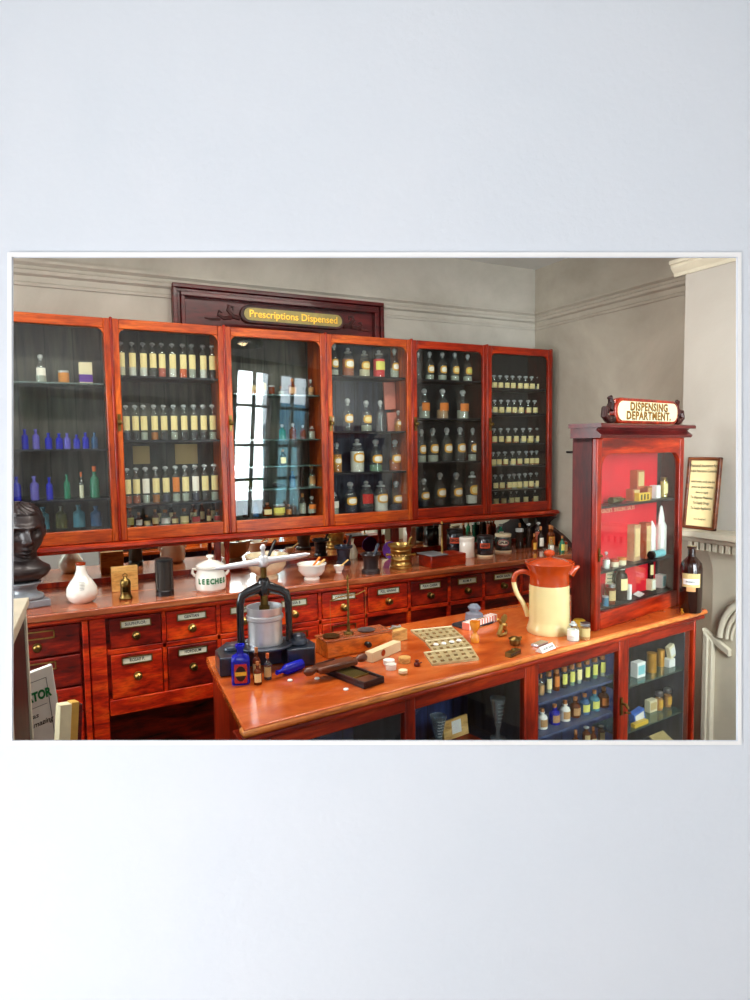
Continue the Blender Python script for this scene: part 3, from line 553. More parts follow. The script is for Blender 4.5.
# ------------------------------------------------------------ things on the back counter
def hollow(prof,th=.004):
    inn=[(max(r-th,0),z) for r,z in prof[::-1] if z>prof[0][1]+th] ; return prof+inn+[(0,prof[0][1]+th)]
P=bc(82.5,602); t=thing('pear_vase','white pear-shaped pottery flask with a brown lip and small printed mark','vase',P,face(P))
M().lathe([(0,0),(.035,0),(.05,.012),(.0585,.035),(.055,.06),(.040,.085),(.025,.105),(.018,.125),(.0165,.148),(.012,.148),(.012,.13)],28).obj('body',CER,t)
M().lathe([(.0172,.146),(.019,.150),(.018,.156),(.012,.156),(.012,.146)],20).obj('lip',TERRA,t)
m=M()
for k in range(6): m.at((0,0,0)); w_=.26-.02*k; pp=[(.0478*math.sin(a_)*1.03,-.0478*math.cos(a_)*1.03-.0015*k,.086-.0055*k) for a_ in [(-w_+2*w_*i/8) for i in range(9)]]; m.tube(pp,.0007,4)
m.obj('printed_mark',INK,t)
P=bc(126,592)+V((0,.03,0)); t=thing('wood_block','plain light wooden block behind the little brass burner','block',P,0); M().box(-.052,.052,-.012,.012,0,.105).obj('block_body',W_BOX,t,bev=.002)
P=bc(126,599); t=thing('brass_burner','small dark brass lamp burner with open front and ring top','burner',P,face(P))
m=M(); m.lathe([(0,0),(.024,0),(.026,.006),(.022,.012),(.0205,.02)],20); m.lathe(hollow([(.0195,.018),(.0195,.030)],.002),20); m.lathe([(.0195,.03),(.0195,.052),(.017,.052),(.017,.03)],20,a0=-PI/2+.6,a1=1.5*PI-.6); m.lathe([(.0195,.052),(.0205,.056),(.0195,.07),(.016,.078),(.008,.083),(.005,.09),(.0,.09)],20); m.tube([(-.006,0,.088),(-.008,0,.097),(0,0,.104),(.008,0,.097),(.006,0,.088)],.002,6); m.obj('burner_body',DBRASS,t)
P=bc(165,595); t=thing('gauze_lantern','cylindrical black wire gauze lantern on a round base','lantern',P,face(P))
M().lathe([(0,0),(.036,0),(.036,.02),(.032,.024),(0,.024)],24).obj('lantern_base',BLK,t)
gz=thin_glass('gauze',(74,66,60),.06,.4,.45); M().lathe([(.033,.024),(.033,.142)],24).obj('gauze',gz,t)
m=M(); m.lathe([(.033,.138),(.035,.140),(.035,.148),(.02,.154),(0,.155)],24)
for k in range(8): a_=k*PI/4; m.tube([(.034*math.cos(a_),.034*math.sin(a_),.02),(.034*math.cos(a_),.034*math.sin(a_),.142)],.0012,5)
m.obj('lantern_cage',BLK,t); M().lathe([(0,.024),(.01,.024),(.008,.07),(.003,.09),(0,.092)],12).obj('wick_holder',DBRASS,t)
P=bc(211,590); t=thing('leech_jar','white lidded pottery jar lettered LEECHES','jar',P,face(P)); t.scale=(1.14,1.14,1.16)
M().lathe([(0,0),(.045,0),(.053,.008),(.056,.03),(.055,.055),(.048,.074),(.05,.082),(.053,.086),(.05,.088),(.04,.088)],32).obj('body',CER,t)
M().lathe([(.052,.088),(.052,.092),(.044,.098),(.02,.108),(.008,.111),(.007,.116),(.014,.122),(.012,.128),(0,.130)],28).obj('lid',CER,t)
m=M()
for s in (-1,1): m.tube([(s*.048,0,.078),(s*.062,0,.08),(s*.064,0,.066),(s*.054,0,.054)],.0055,8)
m.objs('handle',CER,t)
for k,ch in enumerate('LEECHES'):
    a_=(k-3)*.285; text(ch,.026,GREEN,'letter',t,(.0566*math.sin(a_+.1),-.0566*math.cos(a_+.1),.040),(PI/2,0,a_+.1),ext=.0004,bold=.0012,sx=.8)
def bowl(P,r,h,mat,label,name='mortar_bowl',foot=.55,extra=True):
    t=thing(name,label,'mortar',P,face(P))
    M().lathe([(0,0),(r*foot,0),(r*foot,h*.10),(r*foot*.86,h*.16),(r*.74,h*.30),(r*.92,h*.55),(r*.99,h*.86),(r*1.05,h*.93),(r*1.05,h),(r*.96,h),(r*.9,h*.8),(r*.8,h*.5),(r*.5,h*.25),(0,h*.2)],32).obj('bowl',mat,t); return t
def pestle(t_,P,a,b,mat,hm,label,r=.009):
    # head a to handle tip b, world offsets from P
    o=thing('pestle',label,'pestle',V(P)); a=V(a); b=V(b); d=b-a
    M().tube([a,a+d*.04,a+d*.12,a+d*.22],[r*.5,r*1.25,r*1.3,r*.75],10).obj('pestle_head',mat,o); M().tube([a+d*.20,a+d*.3,a+d*.75,a+d*.95,b],[r*.65,r*.7,r*.85,r*.95,r*.5],10).obj('pestle_handle',hm,o); return o
P=bc(267,578); bowl(P,.094,.108,CERC,'large cream mortar bowl behind the iron press'); pestle(None,P,(-.02,0,.035),(.062,.05,.165),CER,BLK,'black-handled pestle resting in the large cream mortar bowl')
P=bc(312,579); bowl(P,.063,.072,CER,'white footed mortar bowl to the right of the press'); pestle(None,P,(-.022,0,.028),(.066,.0,.084),CER,W_BOX,'wooden-handled pestle lying across white mortar bowl, front one',.006); pestle(None,P,(-.01,.02,.028),(.052,.026,.092),CER,W_ORB,'wooden-handled pestle lying across white mortar bowl, rear one',.006)
P=bc(338,572)+V((0,-.01,0)); bowl(P,.024,.034,CER,'tiny white mortar before the dark mortars','small_mortar',.62); pestle(None,P,(-.008,0,.016),(.052,.004,.055),CER,W_BOX,'tiny wooden pestle lying in the tiny white mortar',.005)
# iron mortars
P=bc(346,566)+V((0.01,.05,0)); t=thing('iron_mortar','blue-black iron mortar standing behind the tiny white mortar','mortar',P,face(P))
prM=[(0,0),(.036,0),(.037,.012),(.031,.018),(.03,.05),(.036,.078),(.047,.086),(.047,.096),(.038,.096),(.03,.04),(0,.03)]
M().lathe(prM,28).obj('mortar_body',BIRON,t); pestle(t,P,(.0,0,.036),(.05,.01,.145),STEEL,BLK,'dark pestle standing in the blue-black iron mortar',.008)
P=bc(371,573); t=thing('iron_mortar','dark purplish-brown iron mortar beside the brass mortar','mortar',P,face(P))
M().lathe([(0,0),(.044,0),(.044,.014),(.034,.022),(.035,.055),(.040,.078),(.048,.088),(.047,.094),(.038,.094),(.03,.04),(0,.03)],28).obj('mortar_body',BRONZE,t); pestle(t,P,(.0,0,.035),(.046,.01,.135),STEEL,BIRON,'steel-blue pestle standing in the brown iron mortar',.009)
P=bc(401,568); t=thing('brass_mortar','ornate brass mortar with ribbed rings and side knobs','mortar',P,face(P)); t.scale=(1.12,1.12,1.0)
M().lathe([(0,0),(.050,0),(.051,.008),(.047,.012),(.048,.022),(.044,.028),(.043,.04),(.046,.046),(.043,.052),(.044,.080),(.047,.088),(.044,.094),(.050,.104),(.057,.110),(.057,.118),(.048,.118),(.038,.05),(0,.03)],32).obj('mortar_body',BRASS,t)
m=M()
for s in (-1,1): m.tube([(s*.044,0,.066),(s*.052,0,.066),(s*.06,0,.066),(s*.066,0,.066)],[.005,.005,.009,.004],10)
for k in range(10): a_=-PI+k*PI/9; m.at((.0435*math.cos(a_),.0435*math.sin(a_),.066)); m.lathe(ball(.005,0,.007,6),8)
m.obj('side_knobs',BRASS,t); pestle(t,P,(0,0,.04),(.062,.0,.150),BRASS,DBRASS,'brass pestle standing in the ornate brass mortar',.009)
# scales chest with brass column
P=bc(447,566)+V((0,.035,0)); t=thing('scale_chest','red mahogany scale chest with upright brass column beside black jars','scale',P,.05)
M().box(-.105,.105,-.05,.06,0,.058).obj('chest_body',W_CABRH,t,bev=.004); M().box(-.112,-.01,-.056,.066,.0585,.064).obj('marble_slab',PLINTH,t,bev=.001)
M().at((-.005,0,.058)).lathe([(.014,0),(.014,.004),(.006,.008),(.0045,.03),(.006,.034),(.004,.04),(.0035,.145),(.007,.15),(.004,.158),(0,.16)],14).obj('column',BRASS,t); M().at((-.005,0,.203)).tube([(-.05,0,-.012),(-.05,0,.003),(0,0,0),(.05,0,.003),(.05,0,-.012)],.003,6).obj('beam',BLK,t)
P=bc(467,559)+V((.035,.05,0)); t=thing('drug_jar','white pottery jar standing behind red scale chest','jar',P,face(P)); M().lathe([(0,0),(.038,0),(.04,.004),(.04,.085),(.038,.088)],28).obj('body',CER,t); M().lathe([(.041,.088),(.041,.104),(.036,.108),(0,.109)],28).obj('lid',CER,t)
def djar(P,label,txt,r=.044,h=.112,lidm=BLK,red=True):
    t=thing('drug_jar',label,'jar',P,face(P)); M().lathe([(0,0),(r,0),(r,.008),(r*.96,.010)],28).obj('base_rim',CERC,t)
    M().lathe([(r*.97,.010),(r,.014),(r,h*.80),(r*.94,h*.84)],28).obj('body',plain('jar_'+txt,(20,26,34) if red else (34,40,36),.2,coat=.8),t)
    M().lathe([(r*.95,h*.84),(r*.95,h*.88),(r,h*.9),(r*.98,h*.99),(r*.8,h),(0,h)],28).obj('lid',lidm,t)
    m=M(); vs=[];n=10
    for i in range(n+1):
        a_=-PI/2-.62+1.24*i/n
        for z in (h*.42,h*.66): vs.append((r*1.02*math.cos(a_),r*1.02*math.sin(a_),z))
    m.add(vs,[(2*i,2*i+2,2*i+3,2*i+1) for i in range(n)]); l=m.obj('label',plain('lab_'+txt,(206,76,40) if red else (240,232,214)),t)
    text(txt,.020,INK,'lettering',l,(0,-r*1.035,h*.54),sx=.8,ext=.0005,bold=.0008); 
    if not red: M().at((0,-r*1.03,h*.54)).tube([(.03*math.cos(q*PI/8),.005*abs(math.cos(q*PI/8))**2,.017*math.sin(q*PI/8)) for q in range(17)],.0014,5).obj('label_ring',plain('ring_red',(180,40,30)),l)
djar(bc(485,556),'black drug jar with an orange-red label and black lid','GENT')
djar(bc(504,552)+V((.01,.02,0)),'dark drug jar with white label ringed in red and cream lid','LEECH' if 0 else 'OPIUM',.046,.100,CERC,False)
P=bc(461,556)+V((.05,.13,0)); djar(P,'tall dark drug jar at the back behind the white jar','CINCH',.046,.13)
P=bc(571,551)+V((-.03,.03,0)); t=thing('amber_jar','small amber ointment pot with orange lid at right counter end','pot',P,face(P)); M().lathe([(0,0),(.022,0),(.024,.004),(.024,.034),(.021,.038)],20).obj('body',LB['old'],t); M().lathe([(.024,.038),(.024,.05),(.02,.053),(0,.053)],20).obj('lid',TERRA,t)
# cluster of medicine bottles in a rack at the right end
for k,(x,y,dy,h,w,kd,gs,lb,ct) in enumerate(((514,550,.12,32,8,'tinct','green','white','green'),(523,549,.03,27,11,'jar','dark',None,'dk'),(531,548,.10,31,8,'vial','amber','gold','amber'),(537,549,.07,33,8,'tinct','dark',None,'dk'),(543,549,.02,30,8,'vial','dark','white','dk'),(549,549,.09,34,8,'tinct','clear',None,'rust'),(556,549,.05,31,9,'vial','amber','gold','ochre'),(563,549,.09,29,8,'vial','amber','orange','ochre'),(562,552,.00,22,7,'vial','green','yellow','green'),(533,551,-.01,24,7,'vial','amber','gold','brown'),(549,552,-.015,20,8,'vial','clear','white','pale'))):
    P=bc(x,y); P=V((P.x,min(3.10,P.y+dy),BZ+.0003)); q=mpp(P)*.74; bottle(P,h*q,w*q/2,kd,gs,ct,None,lb,f'{gs} glass {GEN[kd]} medicine bottle, {ORD[k]} of eleven clustered at right end of back counter',group='medicine bottles at the right end of the back counter')
P=bc(545,551)+V((0,-.05,0)); t=thing('bottle_tray','small clear glass tray in front of clustered medicine bottles','tray',P,.05); m=M(); m.box(-.045,.045,-.02,.02,0,.004)
for b in ((-.045,.045,-.02,-.018),(-.045,.045,.018,.02),(-.045,-.043,-.018,.018),(.043,.045,-.018,.018)): m.box(*b,.004,.024)
m.obj('tray_body',GLASSB,t)
# solid stand-ins for mirror reflections: purple disc and yellowish flask
P=bc(392,566)+V((.1,.20,0)); t=thing('purple_reflection','solid purple disc standing in for a mirror reflection behind the brass mortar','disc',P,0); M().at((0,0,.045),0,PI/2-.12).lathe([(0,0),(.045,0),(.045,.004),(0,.004)],24).obj('disc_body',PURP,t)
P=bc(361,563)+V((.03,.17,0)); t=thing('flask_reflection','yellowish waisted flask standing in for a mirror reflection behind the dark iron mortars','flask',P,0); M().lathe([(0,0),(.03,0),(.034,.03),(.022,.06),(.012,.08),(.014,.1),(.02,.105),(.016,.105)],24).obj('flask_body',CERC,t)
# ------------------------------------------------------------ display counter in front
CZ=.87; A=onz(244,730,CZ); B=onz(707,609,CZ); A.z=B.z=0; ex=(B-A).normalized(); ey=V((-ex.y,ex.x,0)); TH=math.atan2(ex.y,ex.x); LN=(B-A).length
def loc(P): d=V(P)-A; return V((d.dot(ex),d.dot(ey),P[2]))
def wld(s,d,z): return A+ex*s+ey*d+V((0,0,z))
def pf(x,y,off): return onp(x,y,A+ey*off,ey)      # point on an upright plane `off` behind the front edge
def cs(x,y,off=.03): return loc(pf(x,y,off))
BLc=loc(onz(206,657,CZ)); K=loc(onz(512,605,CZ)); BRc=V((LN+.02,BLc.y+(K.y-BLc.y)*(LN-BLc.x)/(K.x-BLc.x),0))
t=thing('display_counter','glazed mahogany display counter with polished orange-brown top in the foreground','counter',A,TH); DC=t
top=[(0,0),(LN,0),(BRc.x,BRc.y),(BLc.x,BLc.y)]
M().prism(top,CZ-.022,CZ,'z').obj('countertop',W_TOP,t,bev=.004)
M().prism([(-.002,-.004),(LN+.004,-.004),(LN+.006,.03),(-.002,.03)],CZ-.020,CZ-.003,'z').obj('front_nosing',W_EDGE,t,bev=.006)
M().prism([(.008,.004),(LN-.004,.004),(LN,.05),(.01,.05)],CZ-.038,CZ-.0225,'z').obj('under_moulding',W_CABRH,t,bev=.005)
fo=.022
S1a,S1b=cs(405,720).x,cs(414,712).x; S2a,S2b=cs(523,690).x,cs(537,680).x; S3a,S3b=cs(617,670).x,cs(627,665).x; S4=cs(692,650).x; SE=LN-.03; S0=.075
m=M()
for a,b in ((.02,S0),(S1a-.006,S1b),(S2a,S2b),(S3a,S3b),(S4,SE)): m.box(a,b,fo,fo+.024,.09,CZ-.04)
m.objs('front_stile',W_CABR,t,bev=.004)
m=M(); 
for a,b in ((S0,S1a),(S1b,S2a),(S2b,S3a),(S3b,S4)): m.box(a,b,fo+.001,fo+.022,CZ-.078,CZ-.04); m.box(a,b,fo+.001,fo+.022,.09,.16)
m.objs('front_rail',W_CABRH,t,bev=.003)
for a,b in ((S0,S1a),(S1b,S2a),(S2b,S3a),(S3b,S4)): M().box(a-.004,b+.004,fo+.010,fo+.013,.15,CZ-.07).obj('glass_pane',GLASS,t)
m=M(); m.prism([(.012,.03),(.032,.03),(BLc.x+.032,BLc.y-.02),(BLc.x+.012,BLc.y-.02)],.04,CZ-.023,'z'); m.prism([(SE-.02,.04),(SE,.04),(BRc.x-.03,BRc.y-.03),(BRc.x-.05,BRc.y-.03)],.04,CZ-.023,'z'); m.objs('end_panel',W_CABR,t); M().prism([(SE-.026,.055),(SE-.0205,.055),(BRc.x-.0505,.31),(BRc.x-.056,.31)],.14,CZ-.04,'z').obj('end_lining',NAVG,t)
m=M(); m.prism([(-.0,.02),(.018,.02),(.028,.10),(.010,.10)],.04,CZ-.039,'z'); m.obj('corner_post',W_CABR,t,bev=.003)
M().prism([(.095,.31),(SE-.03,.31),(SE-.03,.33),(.10,.33)],.04,CZ-.04,'z').obj('back_boards',NAVY,t)
M().prism([(.05,.05),(SE-.02,.05),(SE-.02,.31),(.095,.31)],.10,.14,'z').obj('floor_board',NAVG,t)
m=M(); m.box(.03,SE,.05,.30,.0,.09); m.obj('plinth_base',W_DARK,t)
for s_ in ((S1a+S1b)/2,(S2a+S2b)/2): M().box(s_-.008,s_+.008,.047,.31,.14,CZ-.04).obj('divider',NAVG,t)
k=M(); kp=cs(622,706,.02); k.at((kp.x-.004,fo,kp.z)); k.box(-.006,.006,-.006,0,-.03,.03); k.tube([(0,-.004,.01),(0,-.02,.012),(.0,-.03,.0)],.005,8); k.tube([(-.004,-.02,-.016),(.02,-.024,-.022)],.004,8); k.obj('catch',DBRASS,t)
# shelves (dark boards in the third bay, glass in the fourth)
OFF=.10
def shelfz(x,y,off=OFF): return pf(x,y,off).z
z31,z32=shelfz(575,684),shelfz(575,716); z41,z42=shelfz(660,669),shelfz(660,711)
for z in (z31,z32,z31-.36): M().box(S2b-.004,S3a+.006,.052,.17,z-.008,z).obj('shelf',plain('slate_blue_shelf',(70,84,120),.35),t)
for z in (z41,z42): M().box(S3b-.004,SE-.024,.052,.17,z-.006,z).obj('glass_shelf',GSHELF,t)
def fb(x,z,off=OFF):
    P=pf(x,700,off); return V((P.x,P.y,z))
for k,(x,c,l,g_) in enumerate(((540.8,'tan','tan','clear'),(548.4,'pale','cream','clear'),(556,'brown','orange','amber'),(563.8,'dk','yellow','clear'),(571.4,'green','yellow','clear'),(578.3,'pale','cream','clear'),(586.4,'dk','yellow','clear'),(594,'green','yellow','clear'),(601.6,'pale','yellow','clear'))):
    P=fb(x,z31); q=mpp(P); bottle(P,21*q,3.3*q,'tube' if k else 'vial',g_,c,.5,l,f'small corked specimen tube with {l} label, {ORD[k]} from left, upper shelf of front counter',group='specimen tubes on the upper shelf of the front counter')
for k,(x,g_,c,l) in enumerate(((542.3,CT['white'],None,'tan'),(554.7,'blue',None,'tan'),(565,CT['white'],None,'tan'),(575.2,'amber','dk','tan'),(584.6,'sky','pale','yellow'),(594.2,'aqua','pale','yellow'),(603.6,'amber','rust','orange'))):
    P=fb(x,z32); q=mpp(P); bottle(P,19.5*q,5.2*q,'vial',g_,c,.5,l,f'{["white","blue","white","amber","pale blue","pale aqua","brown"][k]} corked jar, {ORD[k]} from left, middle shelf of front counter',group='corked jars on the middle shelf of the front counter')
for k,x in enumerate((576,586.6,593.5,601.6)):
    P=fb(x,0,.12); zt_=pf(x,(730,726,727,725)[k],.12).z; q=mpp(P); h=(.085,.11,.095,.12)[k]; P.z=z31-.36
    P.z=zt_-h; 
    P.z=max(P.z,.15); bottle(V((P.x,P.y,z31-.1795)) if False else P,h,(.014,.014,.012,.013)[k],'tinct' if k%2 else 'vial','amber','dk',.4,'old',f'dark amber bottle, {ORD[k]} from left, lowest row in third bay of front counter',group='amber bottles on the lowest shelf of the front counter')
zlow=z32-.155
M().box(S2b-.004,S3a+.006,.052,.17,zlow-.008,zlow).obj('shelf',NAVG,DC)
for o in [o for o in COL.objects if o.get('group')=='amber bottles on the lowest shelf of the front counter']: o.scale=(o.scale[0],o.scale[1],o.location.z+o.scale[2]-zlow); o.location.z=zlow+.0003
def fbox(x,z,w,h,d,mat,name,label,off=OFF,rz=0,tilt=0,cat='box',lid=None):
    d*=.6; P=fb(x,z+.0003,off); q=mpp(P); t=thing(name,label,cat,P,TH+rz); M().at((0,0,0),0,0,tilt).box(-w*q/2,w*q/2,-d/2,d/2,max(0,tilt*w*q/2),h*q+max(0,tilt*w*q/2)).obj(name+'_body',mat,t,bev=.0008)
    if lid: M().at((0,0,0),0,0,tilt).box(-w*q*.4,w*q*.4,-d/2-.0006,-d/2+.001,h*q*.2+max(0,tilt*w*q/2),h*q*.8).obj('label',lid,t)
    return t
fbox(637.5,z41,13,15,.05,PAPER,'carton','white carton with pale teal label at left of upper glass shelf',lid=TEAL)
for k,(x,h,w) in enumerate(((651,20,9.5),(660,17,7))):
    P=fb(x,z41+.0003,.10+.02*k); q=mpp(P); t=thing('tin_canister',['taller gold tin canister on the upper glass shelf','shorter coppery tin canister behind the taller gold one'][k],'tin',P); M().lathe([(0,0),(w*q/2,0),(w*q/2,h*q*.86),(w*q/2*.94,h*q*.88)],20).obj('tin_body',TIN,t); M().lathe([(w*q/2*1.02,h*q*.86),(w*q/2*1.02,h*q*.98),(0,h*q)],20).obj('lid',TIN,t)
fbox(668,z41,10,8,.05,PAPER,'carton','flat white carton on upper glass shelf, left of the pair'); fbox(679,z41,9,8,.05,PAPER,'carton','flat white carton on upper glass shelf, right of the pair')
fbox(671,z41+.034,9,13,.03,CARD,'carton','small white carton tilted on top of the flat white pair',tilt=-.35,lid=PAPER)
for k,x in enumerate((659,667.5,675)):
    P=fb(x,z42+.0003,.11); q=mpp(P); t=thing('glass_jar',f'little gold-labelled glass jar, {["left","middle","right"][k]} of three on the lower glass shelf','jar',P,TH,'three little jars on the lower glass shelf')
    M().lathe([(0,0),(4*q,0),(4*q,14*q),(3.4*q,15*q)],18).obj('jar_body',GLASSB,t); M().lathe(cap(3.5*q,.001,12*q),16).obj('contents',CT['ochre'],t); M().lathe([(3.9*q,14.8*q),(3.9*q,18*q),(3*q,19*q),(0,19*q)],18).obj('lid',STEEL,t)
    M().mt; pm=patch(4.1*q,3*q,11*q,.9); pm.obj('label',LB['gold'],t)
fbox(638,z42,17,12,.04,BLUEB,'carton','blue and white printed carton leaning on the lower glass shelf',.09,tilt=-.2,lid=PAPER); fbox(640,z42,22,4,.03,YEL,'carton','flat yellow carton under the blue and white one',.065)
fbox(651,z42,12,12,.04,CARD,'carton','cream carton beside the three little jars',.12,lid=LB['old'])
zf=.1403
P=fb(642,0,.12); P.z=.1403
# goods on a riser at the bottom of the fourth bay
zr=pf(665,738,.12).z; M().box(S3b-.004,SE-.024,.052,.17,zr-.010,zr-.002).obj('shelf',NAVG,DC)
P=fb(667,zr-.0015,.11); q=mpp(P); t=thing('printed_card','cream printed card lying at the bottom right of front counter','card',P,TH); M().at((0,0,.004),0,.42).box(-17*q,17*q,-.035,.035,0,.003).obj('card_sheet',LB['old'],t)
P=fb(642,zr-.0015,.09); t=thing('dark_flask','small dark stoppered flask left of the printed card','flask',P); M().lathe([(0,0),(.014,0),(.016,.014),(.006,.026),(.006,.034),(.010,.038),(0,.042)],14).obj('flask_body',BIRON,t)
# second bay: raised stand, wooden box, measures
zs=pf(480,742,.14).z-.004
M().box(S1b-.004,S2a+.004,.052,.26,zs-.014,zs).obj('shelf',NAVG,DC)
P=fb(466,zs+.0004,.15); q=mpp(P); t=thing('lidded_box','open wooden box with paper label inside its upright lid','box',P,TH+.06)
w_=17*q; M().box(-w_,w_,-.03,.05,0,.012).obj('box_tray',W_CABR,t); M().at((0,.045,.012),0,-.12).box(-w_,w_,-.004,.004,0,.062).obj('lid',W_BOX,t,bev=.001)
M().at((0,.045,.012),0,-.12).box(-.018,.022,-.005,-.003,.015,.055).obj('label',PAPER,t)
def measure(x,h,off,label):
    P=fb(x,zs+.0004,off); t=thing('measuring_glass',label,'measuring glass',P); M().lathe([(0,0),(.026,0),(.026,.004),(.008,.012),(.006,.03),(.012,.05),(.026,h),(.024,h),(.010,.05),(0,.034)],24).obj('glass_body',thin_glass('measure_glass_'+str(int(x)),(214,226,232),.2,.05,.22),t)
    m=M(); 
    for k in range(6): m.lathe([(.0125+.0135*(k+.5)/6+.0004,.055+(h-.06)*(k+.3)/6),(.0125+.0135*(k+.5)/6+.0012,.055+(h-.06)*(k+.3)/6+.001)],12,a0=-2.2,a1=-1.2)
    m.obj('graduations',PAPER,t)
measure(498,.135,.13,'conical graduated measuring glass beside the open wooden box'); measure(438,.12,.16,'conical measuring glass left of the open wooden box')
# ------------------------------------------------------------ tincture press
def fc(x,y): return onz(x,y,CZ+.0003)
P=fc(266,663); q=mpp(P); t=thing('tincture_press','black iron tincture press with silver pot and long handle','press',P,face(P)+.10); t.scale=(1,1,1.1)
m=M(); m.prism([(-.135,-.085),(-.06,-.085),(-.05,-.02),(.045,-.02),(.055,-.065),(.135,-.065),(.145,-.02),(.12,.075),(-.11,.075),(-.145,.0)],0.0,.048,'z'); m.lathe([(.075,.048),(.082,.050),(.08,.056),(0,.056)],32)
m.at((.095,-.01,.048)); m.lathe([(0,0),(.03,0),(.026,.012),(.014,.016),(.014,.022),(.008,.026),(0,.026)],16)
m.at((.105,.035,.048)); m.lathe([(0,0),(.022,0),(.02,.014),(0,.018)],14); m.at((-.10,-.01,.048)); m.lathe([(0,0),(.022,0),(.018,.01),(0,.012)],14)
m.obj('base',BIRON,t,bev=.008)
yk=[(-.071,0,.045),(-.071,0,.10),(-.070,0,.165),(-.064,0,.186),(-.045,0,.196),(-.022,0,.203),(0,0,.212),(.022,0,.203),(.045,0,.196),(.064,0,.186),(.070,0,.165),(.071,0,.10),(.071,0,.045)]
m=M(); m.tube(yk,[.012,.010,.011,.0125,.013,.015,.019,.015,.013,.0125,.011,.010,.012],14); m.lathe([(0,.185),(.016,.186),(.019,.2),(.018,.222),(.013,.232),(.010,.232),(0,.232)],18); m.obj('yoke',IRON,t,smooth=70)
m=M(); m.lathe([(0,.15),(.011,.15),(.011,.185)],16); m.lathe([(.0105,.146),(.016,.146),(.016,.156),(.0105,.16)],16)
for k in range(9): m.lathe([(.0085,.232+k*.004),(.0097,.234+k*.004),(.0085,.236+k*.004)],14)
m.lathe([(0,.23),(.0085,.231),(.0085,.268),(0,.268)],14); m.objs('screw',DBRASS,t)
M().lathe([(0,.056),(.050,.056),(.051,.062),(.050,.066),(.050,.120),(.0545,.124),(.0545,.132),(.050,.134),(.0525,.150),(.053,.156),(.049,.156),(.047,.13),(.046,.07),(0,.066)],40).obj('pot',WSTEEL,t,smooth=30)
m=M(); m.tube([(-.138,0,.264),(-.126,0,.265),(-.09,0,.268),(-.03,0,.273),(-.012,0,.275),(.012,0,.277),(.03,0,.278),(.09,0,.283),(.126,0,.287),(.138,0,.288)],[.002,.006,.008,.009,.012,.012,.009,.008,.006,.002],14)
m.lathe([(.014,.262),(.017,.266),(.017,.284),(.013,.29),(.006,.293),(.006,.306),(.009,.312),(.006,.320),(0,.322)],18); m.obj('handle',WSTEEL,t,smooth=60)
# bottles beside the press
P=fc(241,682); q=mpp(P); bottle(P,.104,.0245,'plain','blue','navy',.55,None,'square blue poison bottle with colourful oval label beside the press',rz=face(P),sq=5,name='poison_bottle')
bl=[o for o in COL.objects if o.name.startswith('poison_bottle')][0]
o=M().at((0,0,0)).prism(rrect(.70*2,.50,.1),-1.06,-1.01,'y').obj('label',LB['red'],bl); o.location=(0,0,.30)
o2=M().prism([(.56*math.cos(a_*PI/10),.2*math.sin(a_*PI/10)) for a_ in range(20)],-1.09,-1.05).obj('label_oval',BLK,o); o3=M().prism([(.62*a,.05*b) for a,b in ((-1,-1),(1,-1),(1,1),(-1,1))],-1.12,-1.08).obj('label_band',YEL,o)
P=fc(257,678); bottle(P,.086,.0115,'vial','amber','brown',.5,'old','slim amber bottle with yellow cork behind the small vial',rz=face(P))
P=fc(258,684); bottle(P,.062,.0105,'vial','amber','rust',.5,'cream','small amber vial with round cream label in front of blue bottle',rz=face(P))
P=fc(268,679); bottle(P,.072,.0105,'vial','clear','dk',.25,'old','small clear vial with cork and label right of the amber ones',rz=face(P),stop=ORC)
P=onz(294,667,CZ+.0145); d=(onz(304,661,CZ+.0145)-onz(276,671,CZ+.0145)); t=thing('fallen_bottle','cobalt blue bottle lying on its side before the press','bottle',onz(290,668,CZ+.0153),math.atan2(d.y,d.x))
o=M().at((0,0,0),0,0,-PI/2).lathe([(0,-.045),(.0135,-.045),(.0145,-.04),(.0145,.012),(.011,.022),(.006,.028),(.005,.045),(.0065,.046),(.0065,.05),(0,.05)],20).obj('glass_body',GB['blue'],t); 
# pills
for k,(x,y) in enumerate(((290,681),(317,679),(346,690))):
    P=fc(x,y); tag(M().lathe([(0,0),(.006,0),(.0075,.002),(.006,.004),(0,.0048)],16).obj('lozenge',PAPER,loc=P),['white lozenge lying nearest the fallen blue bottle','white lozenge lying beside the pill roller handle','white lozenge lying in front of the pill board'][k],'lozenge','white lozenges on the front counter')
# scale chest with hand balance
a=fc(330,672); P=onz(352,645,CZ+.0003); u=onz(384,650,CZ)-onz(322,662,CZ); ang=math.atan2(u.y,u.x)
P=fc(356,650); t=thing('balance_box','long orange wooden box carrying an apothecary balance with two pans','scale',P,ang)
M().box(-.115,.115,-.032,.05,0,.048).obj('box_body',W_ORB,t,bev=.003); M().box(-.117,.117,-.034,.052,.0485,.053).obj('box_lid',W_BTOP,t,bev=.0015)
M().at((.02,-.032,.025),0,PI/2).lathe([(.008,0),(.006,.004),(.006,.01),(.010,.014),(.008,.02),(0,.02)],12).obj('drawer_knob',BLK,t)
m=M(); m.at((-.02,.01,.053)); m.lathe([(.016,0),(.016,.004),(.006,.008),(.004,.03),(.005,.034),(.003,.04),(.0025,.17),(.005,.173),(.002,.185),(0,.186)],12); m.obj('pillar',DBRASS,t)
m=M(); m.at((-.02,.01,.053+.115)); m.tube([(-.062,0,-.004),(-.03,0,.004),(0,0,.006),(.03,0,.004),(.062,0,.014)],.0018,6); m.tube([(0,0,.05),(0,-.006,.03),(0,-.006,0),(0,-.005,-.06)],.0012,5)
m.tube([(.062,0,.014),(.062,0,-.1)],.0005,4); m.tube([(-.062,0,-.004),(-.062,0,-.1)],.0005,4); m.obj('beam',BRASS,t)
